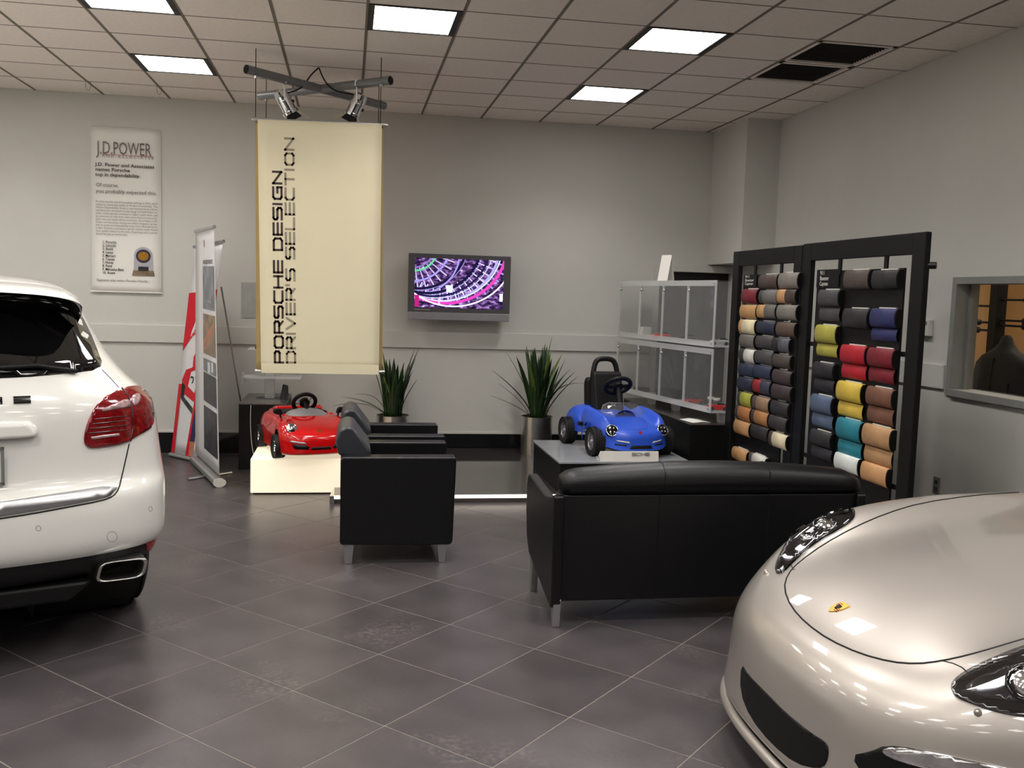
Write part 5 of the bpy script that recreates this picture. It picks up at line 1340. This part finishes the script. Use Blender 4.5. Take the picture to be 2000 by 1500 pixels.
def sample(label, cr, cols, tail=0., split=None, group='small samples', bulge=.5):
    """cr: crop rectangle (x0, x1, y0, y1) at 2.777x from (1400, 440)"""
    px0, px1, py0, py1 = 1400+cr[0]/2.777, 1400+cr[1]/2.777, 440+cr[2]/2.777, 440+cr[3]/2.777
    XP = RX-.05
    ya, yb = float(at(px0, (py0+py1)/2, 0, XP)[1]), float(at(px1, (py0+py1)/2, 0, XP)[1])
    pm = (px0+px1)/2; zt_, zb_ = float(at(pm, py0, 0, XP)[2]), float(at(pm, py1, 0, XP)[2])
    h = zt_-zb_; yc_ = (ya+yb)/2; hw_ = abs(ya-yb)/2*.93
    t = thing('leather_sample', label, 'sample', (HOOK, yc_, zb_), group=group)
    prof = []
    r = h*.5
    for a in np.linspace(math.radians(70), math.radians(-88), 13):
        prof.append((-.012-r*bulge*2*.55*max(0, math.cos(a))**.8-.004, r+r*math.sin(a)))
    prof = [(-.006, h*1.0)]+prof
    tl = []
    if tail:
        th_ = tail/2.777; zt2 = float(at(pm, py1+th_, 0, XP)[2])-zb_
        for f in np.linspace(0, 1, 8): tl.append((-.014-.012*math.sin(f*math.pi*.9)+.004*f, -.004+zt2*f))
    spl = split if split is not None else 1.
    parts = []
    y_far, y_near = hw_, -hw_          # far end shows on the left of the picture
    if len(cols) == 1: parts = [(y_far, y_near, cols[0])]
    else:
        ym = y_far+(y_near-y_far)*spl; parts = [(y_far, ym, cols[0]), (ym, y_near, cols[1])]
    for k, (q0, q1, c_) in enumerate(parts):
        MB().grid([[(x, q0, z), (x, q1, z)] for x, z in prof]).build('cover', colmat(c_), t, smooth=True, thick=.004)
        if tl: MB().grid([[(x, q0, z), (x, q1, z)] for x, z in tl]).build('tail', colmat(c_), t, smooth=True, thick=.004)
    MB().b2((-.012, -hw_*.7, h-.001), (-.002, hw_*.6, h+.006)).build('clip', 'plastic_white', t)
    core = [(x*.9 if x < -.01 else x, z) for x, z in prof[1:]]
    MB().prism([(0.0, core[0][1]*.98)]+core+[(0.0, .01)], (0, -hw_*1.06, 0), (1, 0, 0), (0, 0, 1), (0, 1, 0), hw_*2.06).build('core', 'black', t)
    return t
TAN, BRN, GRY, DGR, BLK, NVY, CRM, AUB = (190, 146, 96), (78, 64, 56), (118, 112, 106), (62, 61, 62), (30, 29, 31), (30, 38, 62), (228, 216, 178), (52, 42, 46)
left_s = [('dark brown', (222, 325, 265, 345), [BRN]), ('light taupe', (330, 440, 255, 345), [(126, 120, 112)]),
 ('wine red', (130, 215, 345, 425), [(118, 30, 40)]), ('mid grey', (222, 322, 350, 425), [(60, 62, 64), (112, 108, 106)], .2), ('tan and dark brown', (320, 425, 345, 425), [TAN, (66, 52, 44)], .45),
 ('plain tan', (120, 210, 430, 505), [TAN]), ('tan and grey', (210, 315, 430, 505), [TAN, (104, 100, 94)], .42), ('stone grey', (320, 430, 430, 515), [(124, 120, 112)]),
 ('cream with tan edge', (115, 205, 510, 590), [TAN, CRM], .2), ('navy', (208, 310, 520, 590), [NVY]), ('chocolate brown', (315, 420, 525, 605), [(90, 74, 62)]),
 ('warm taupe', (118, 200, 590, 665), [(110, 104, 98)]), ('charcoal', (203, 300, 600, 670), [DGR]), ('black and slate', (292, 390, 610, 690), [BLK, (84, 88, 96)], .4),
 ('brown and white', (115, 200, 670, 745), [(52, 46, 44), (214, 212, 204)], .33), ('graphite', (200, 300, 680, 755), [(70, 70, 70)]), ('umber', (295, 395, 700, 775), [(74, 66, 60)]),
 ('dark navy', (110, 195, 750, 820), [(36, 46, 70)]), ('ink blue', (192, 290, 760, 835), [(42, 52, 78)]), ('plum brown', (295, 400, 785, 865), [(66, 52, 54)]),
 ('midnight blue', (105, 190, 825, 900), [(32, 38, 58)]), ('red and slate', (188, 285, 840, 915), [(150, 24, 34), (58, 58, 74)], .45), ('aubergine', (290, 400, 865, 950), [(58, 46, 48)]),
 ('black and lime', (108, 185, 905, 985), [(56, 52, 40), (164, 164, 60)], .2), ('brown and fawn', (185, 280, 930, 1010), [(74, 62, 56), (150, 122, 94)], .25), ('black', (285, 385, 955, 1035), [(42, 42, 44)]),
 ('black and orange tan', (95, 180, 980, 1060), [(60, 50, 46), (170, 112, 64)], .2), ('black and light tan', (180, 275, 1005, 1085), [(64, 52, 46), (178, 124, 74)], .2), ('dark aubergine', (275, 375, 1035, 1115), [(56, 50, 54)]),
 ('sand', (88, 175, 1060, 1140), [(186, 140, 92)]), ('jet black', (178, 275, 1085, 1165), [(40, 38, 38)]), ('brown and cream', (275, 375, 1125, 1210), [(66, 54, 48), (226, 214, 180)], .2),
 ('camel', (75, 160, 1212, 1282), [(188, 142, 94)]), ('grey and white', (165, 258, 1245, 1310), [(84, 76, 70), (216, 214, 206)], .2)]
rows_w = ['top', 'second', 'third', 'fourth', 'fifth', 'sixth', 'seventh', 'eighth', 'ninth', 'tenth', 'eleventh', 'bottom']
cols_w = ['left', 'middle', 'right']
order = [(0, 1), (0, 2)]+[(r, c) for r in range(1, 11) for c in range(3)]+[(11, 0), (11, 1)]
for (nm, cr, cs, *sp_), (r, c) in zip(left_s, order):
    sample('%s sample, %s row, %s column of the far rack' % (nm, rows_w[r], cols_w[c]), cr, cs, 0, sp_[0] if sp_ else None, 'small samples on the far rack')
right_s = [('brown', (680, 820, 240, 345), (78, 68, 62), 0), ('deep black', (830, 975, 240, 345), (30, 29, 31), 0),
 ('charcoal', (540, 655, 348, 440), (66, 65, 67), 75), ('matt black', (675, 815, 450, 560), (34, 34, 36), 0), ('royal navy', (820, 965, 450, 555), (36, 42, 92), 70),
 ('olive yellow', (525, 642, 540, 640), (172, 166, 70), 70), ('bright red', (660, 800, 650, 752), (176, 18, 36), 80), ('dark red', (805, 950, 666, 772), (120, 18, 34), 80),
 ('black upper', (510, 625, 745, 830), (34, 34, 38), 70), ('bright yellow', (640, 780, 850, 960), (214, 184, 72), 80), ('saddle brown', (798, 946, 880, 985), (118, 78, 58), 90),
 ('slate blue', (500, 618, 922, 1022), (84, 100, 126), 75), ('teal', (640, 775, 1052, 1168), (34, 128, 146), 85), ('beige tan', (780, 940, 1088, 1208), (184, 142, 100), 90),
 ('black lower', (495, 612, 1115, 1202), (42, 42, 46), 70), ('white', (625, 760, 1246, 1340), (226, 232, 228), 0), ('light tan', (770, 918, 1297, 1405), (204, 154, 106), 0)]
for nm, cr, c_, tail in right_s:
    sample('large %s sample draped on the near rack' % nm, cr, [c_], tail, group='large samples on the near rack', bulge=.42)
# title cards with white hand lettering
for lab, cx, w_, y0, ysz, rk in (('black title card at the top left of the far rack', 152, 65, 268, 62, rkL), ('black title card at the top left of the near rack', 545, 120, 242, 95, rkR)):
    px0, px1, py0, py1 = 1400+cx/2.777, 1400+(cx+w_)/2.777, 440+y0/2.777, 440+(y0+ysz)/2.777
    XP = RX-.012; ya, yb = float(at(px0, py0, 0, XP)[1]), float(at(px1, py0, 0, XP)[1]); z1_, z0_ = float(at(px0, py0, 0, XP)[2]), float(at(px0, py1, 0, XP)[2])
    t = thing('title_card', lab, 'card', (RX-.006, (ya+yb)/2, z0_), group='title cards on the racks')
    MB().b2((RX-.013, min(ya, yb), z0_), (RX-.006, max(ya, yb), z1_)).build('card', 'black', t, w=True)
    hh = (z1_-z0_)
    for k, s_ in enumerate(('911', 'Boxster', 'Cayman')):
        text('card_lettering', s_, hh*.34, 'paper', t, (RX-.0135, max(ya, yb)-.05*(1 if w_ > 100 else .3), z1_-hh*(.30+.30*k)), (0, -1, 0), (0, .12, .99), maxw=abs(ya-yb)*(.32, .72, .66)[k]*(.55 if w_ > 100 else 1))

# ================================================================== ACRYLIC DISPLAY CASES
A0 = np.array([3.10, 7.72]); B0 = np.array([2.80, 9.62]); Lc = float(np.linalg.norm(B0-A0)); dirc = (B0-A0)/Lc
rzc = math.atan2(dirc[1], dirc[0])-math.pi/2     # local +y runs to the back wall, local +x to the right
DEP = .28
def case(label, z0, z1, feet):
    t = thing('acrylic_case', label, 'display case', (float(A0[0]), float(A0[1]), z0), rzc, group='acrylic display cases')
    h = z1-z0; th = .012
    MB().b2((0, 0, 0), (DEP, Lc, th)).build('floor_panel', 'acrylic_frost', t); MB().b2((0, 0, h-th), (DEP, Lc, h)).build('top_panel', 'acrylic', t)
    MB().b2((DEP-th, 0, th), (DEP, Lc, h-th)).build('back_panel', 'acrylic', t)
    n = 4
    for k in range(n+1):
        y = k*(Lc-th)/n
        MB().b2((.004, y, th), (DEP-th, y+th, h-th)).build('divider', 'acrylic', t)
        MB().b2((-.004, y-.006 if k else 0, 0), (.004, y+.03, h)).build('door_edge', 'acrylic_frost', t)
    MB().b2((-.006, 0, 0), (.004, Lc, .05)).build('lower_rail', 'acrylic_frost', t); MB().b2((-.006, 0, h-.05), (.004, Lc, h)).build('upper_rail', 'acrylic_frost', t)
    for k in range(n):
        y0_, y1_ = k*(Lc-th)/n+.035, (k+1)*(Lc-th)/n-.008
        d_ = MB().b2((-.012, y0_, .055), (-.006, y1_, h-.055)).build('door', 'acrylic', t)
        MB().lathe([(.008, 0), (.008, .012), (.014, .014), (.014, .026), (.001, .028)], 14, (-.012, y1_-.05, h-.09), (-1, 0, 0)).build('knob', 'chrome', d_, smooth=True)
    for y in (.03, Lc-.03):
        for z in (.03, h-.03): MB().lathe([(.007, 0), (.007, .008)], 10, (-.006, y, z), (-1, 0, 0)).build('bolt', 'chrome', t)
    if feet:
        for y in (.12, Lc*.5, Lc-.45):
            MB().prism([(.20-.05, 0), (.20+.05, 0), (.20+.03, -feet), (.20-.03, -feet)], (0, y, 0), (1, 0, 0), (0, 0, 1), (0, 1, 0), .05).build('foot', 'acrylic_frost', t)
    return t
case('lower tier of the clear acrylic display case on the long plinth', .715, 1.27, .101)
case('upper tier of the clear acrylic display case', 1.285, 1.86, 0)
mc = Matrix.Translation((float(A0[0]), float(A0[1]), 0)) @ Matrix.Rotation(rzc, 4, 'Z')
def in_case(x, y, z): p = mc @ Vector((x, y, z)); return (p.x, p.y, p.z)
mini_me = {}
def mini(label, loc, rz, mat):
    t = thing('model_car', label, 'model car', loc, rz, group='model cars in the acrylic cases')
    MB().grid(to_local(surf(sports_ctrl(.045, .045, .055), 2, 2))).build('body', mat, t, smooth=True)
    for sx in (-1, 1):
        for y in (-.045, -.152): MB().lathe([(.017, -.008), (.017, .008)], 16, (sx*.034, y, .017), (1, 0, 0)).build('wheel', 'rubber', t)
    MB().prism([(-.07, .048), (-.10, .068), (-.14, .068), (-.18, .048)], (-.028, 0, 0), (0, 1, 0), (0, 0, 1), (1, 0, 0), .056).build('cabin', 'glass_dark', t, bevel=.004)
    MB().b2((-.03, -.19, .008), (.03, -.012, .02)).build('underbody', 'black', t)
zf, zu = .715+.012, 1.285+.012
mini('red model car in the near bay of the lower acrylic case', in_case(.035, .14, zf), math.radians(80), 'toy_red')
mini('red model car in the second bay of the lower acrylic case', in_case(.04, .55, zf), math.radians(100), 'toy_red')
mini('red model car in the third bay of the upper acrylic case', in_case(.035, 1.25, zu), math.radians(85), 'toy_red')
mini('silver model car in the near bay of the upper acrylic case', in_case(.035, .16, zu), math.radians(75), 'toy_silver')
mini('dark grey model car in the second bay of the upper acrylic case', in_case(.04, .75, zu), math.radians(90), 'photo_dark')
def small_box(name, label, cat, loc, d, mat, rz=0.): return tag(place(MB().b2((-d[0]/2, -d[1]/2, 0), (d[0]/2, d[1]/2, d[2])).build(name, mat, bevel=.003), loc, rz), label, cat)
small_box('gift_box', 'small white box in the far part of the upper acrylic case', 'box', in_case(.15, 1.62, zu), (.10, .10, .10), 'paper', .2)
small_box('black_box', 'black presentation box in the third bay of the lower acrylic case', 'box', in_case(.15, 1.05, zf), (.2, .16, .09), 'black', .1)
small_box('black_box', 'narrow black presentation box in the far bay of the lower acrylic case', 'box', in_case(.14, 1.62, zf), (.12, .12, .05), 'black', .3)
for k, y in enumerate((.26, .36)):
    t = thing('small_cup', ('white cup in the near bay of the lower acrylic case, nearer of two', 'white cup in the near bay of the lower acrylic case, farther of two')[k], 'cup', in_case(.21, y, zf), group='white cups in the acrylic case')
    MB().lathe([(.022, 0), (.032, .09), (.029, .09), (.02, .006), (.001, .006)], 20, cap=False).build('cup_body', 'plastic_white', t, smooth=True)
    MB().lathe([(.026, .03), (.031, .07)], 20, cap=False).build('band', 'ink_mid', t, smooth=True)
t = thing('tent_card', 'white tent card standing on top of the acrylic case', 'card', in_case(.10, 1.12, 1.86), math.radians(-62))
MB().add([(-.065, -.05, 0), (.065, -.05, 0), (.065, 0.0, .25), (-.065, 0.0, .25)], [(0, 1, 2, 3)]).build('front_leaf', 'paper', t, thick=.003)
MB().add([(-.065, .05, 0), (.065, .05, 0), (.065, .004, .25), (-.065, .004, .25)], [(3, 2, 1, 0)]).build('rear_leaf', 'paper', t, thick=.003)
t = thing('brochure', 'white open brochure lying on the long plinth below the acrylic cases', 'brochure', (3.05, 7.95, .614), .15)
MB().prism([(-.09, 0), (.0, .006), (.09, 0), (.09, .004), (.0, .012), (-.09, .004)], (0, -.12, 0), (1, 0, 0), (0, 0, 1), (0, 1, 0), .24).build('pages', 'paper', t)
MB().b2((-.095, -.13, -.0), (.095, .13, .002)).build('cover', 'black', t)
# acrylic stand on the left plinth
t = thing('acrylic_stand', 'clear acrylic shelf stand on the plinth behind the hanging banner', 'stand', (-.74, 9.42, .614))
MB().b2((-.045, -.06, 0), (.045, .06, .92)).build('post', 'acrylic_frost', t, bevel=.004)
MB().b2((-.25, -.16, .20), (.30, .16, .212)).build('shelf', 'acrylic_frost', t); MB().b2((-.20, -.16, .47), (.30, .16, .482)).build('shelf', 'acrylic_frost', t)
MB().b2((-.25, -.16, .15), (-.235, .0, .25)).build('shelf_lip', 'acrylic_frost', t)
MB().b2((-.13, -.12, 0), (.16, .12, .012)).build('base_panel', 'acrylic', t)
t = thing('tilted_tablet', 'black tilted frame on the acrylic shelf beside the hanging banner', 'frame', (-.83, 9.40, 1.0965))
MB().prism([(-.04, .0), (.08, .0), (.08, .008), (-.025, .008), (.035, .13), (.025, .135), (-.04, .012)], (0, .10, 0), (1, 0, 0), (0, 0, 1), (0, -1, 0), .20).build('frame_body', 'black', t)
t = thing('leaning_card', 'dark leaning card on the left plinth beside the red ride-on car', 'card', (-.60, 9.30, .614), .5)
MB().prism([(-.02, 0), (.03, 0), (.02, .14), (.012, .14)], (0, .05, 0), (1, 0, 0), (0, 0, 1), (0, -1, 0), .10).build('card_body', 'photo_dark', t)
tag(MB().tube(bspline(np.array([(-.87, 8.925, .60), (-.875, 8.92, .45), (-.865, 8.92, .25), (-.84, 8.915, .12), (-.80, 8.91, .008)]), 5), .0035, 6).build('power_cord', 'plastic_white', smooth=True), 'thin white power cord hanging down the left black plinth', 'cord')

# wire loops hanging from the ceiling grid near the poster
for lab, px, py in (('thin wire loop hanging from the ceiling left of the poster', 172, 160), ('thin wire loop hanging from the ceiling above the poster', 311, 168)):
    p = at(px, py, 2, ZC-.002)
    lp = [(p[0]-.02, p[1], ZC), (p[0]-.025, p[1], ZC-.05), (p[0], p[1], ZC-.09), (p[0]+.025, p[1], ZC-.05), (p[0]+.02, p[1], ZC)]
    tag(MB().tube(bspline(np.array(lp), 5), .0018, 5).build('wire_loop', 'ceil_bar', smooth=True), lab, 'wire', 'wire loops on the ceiling')
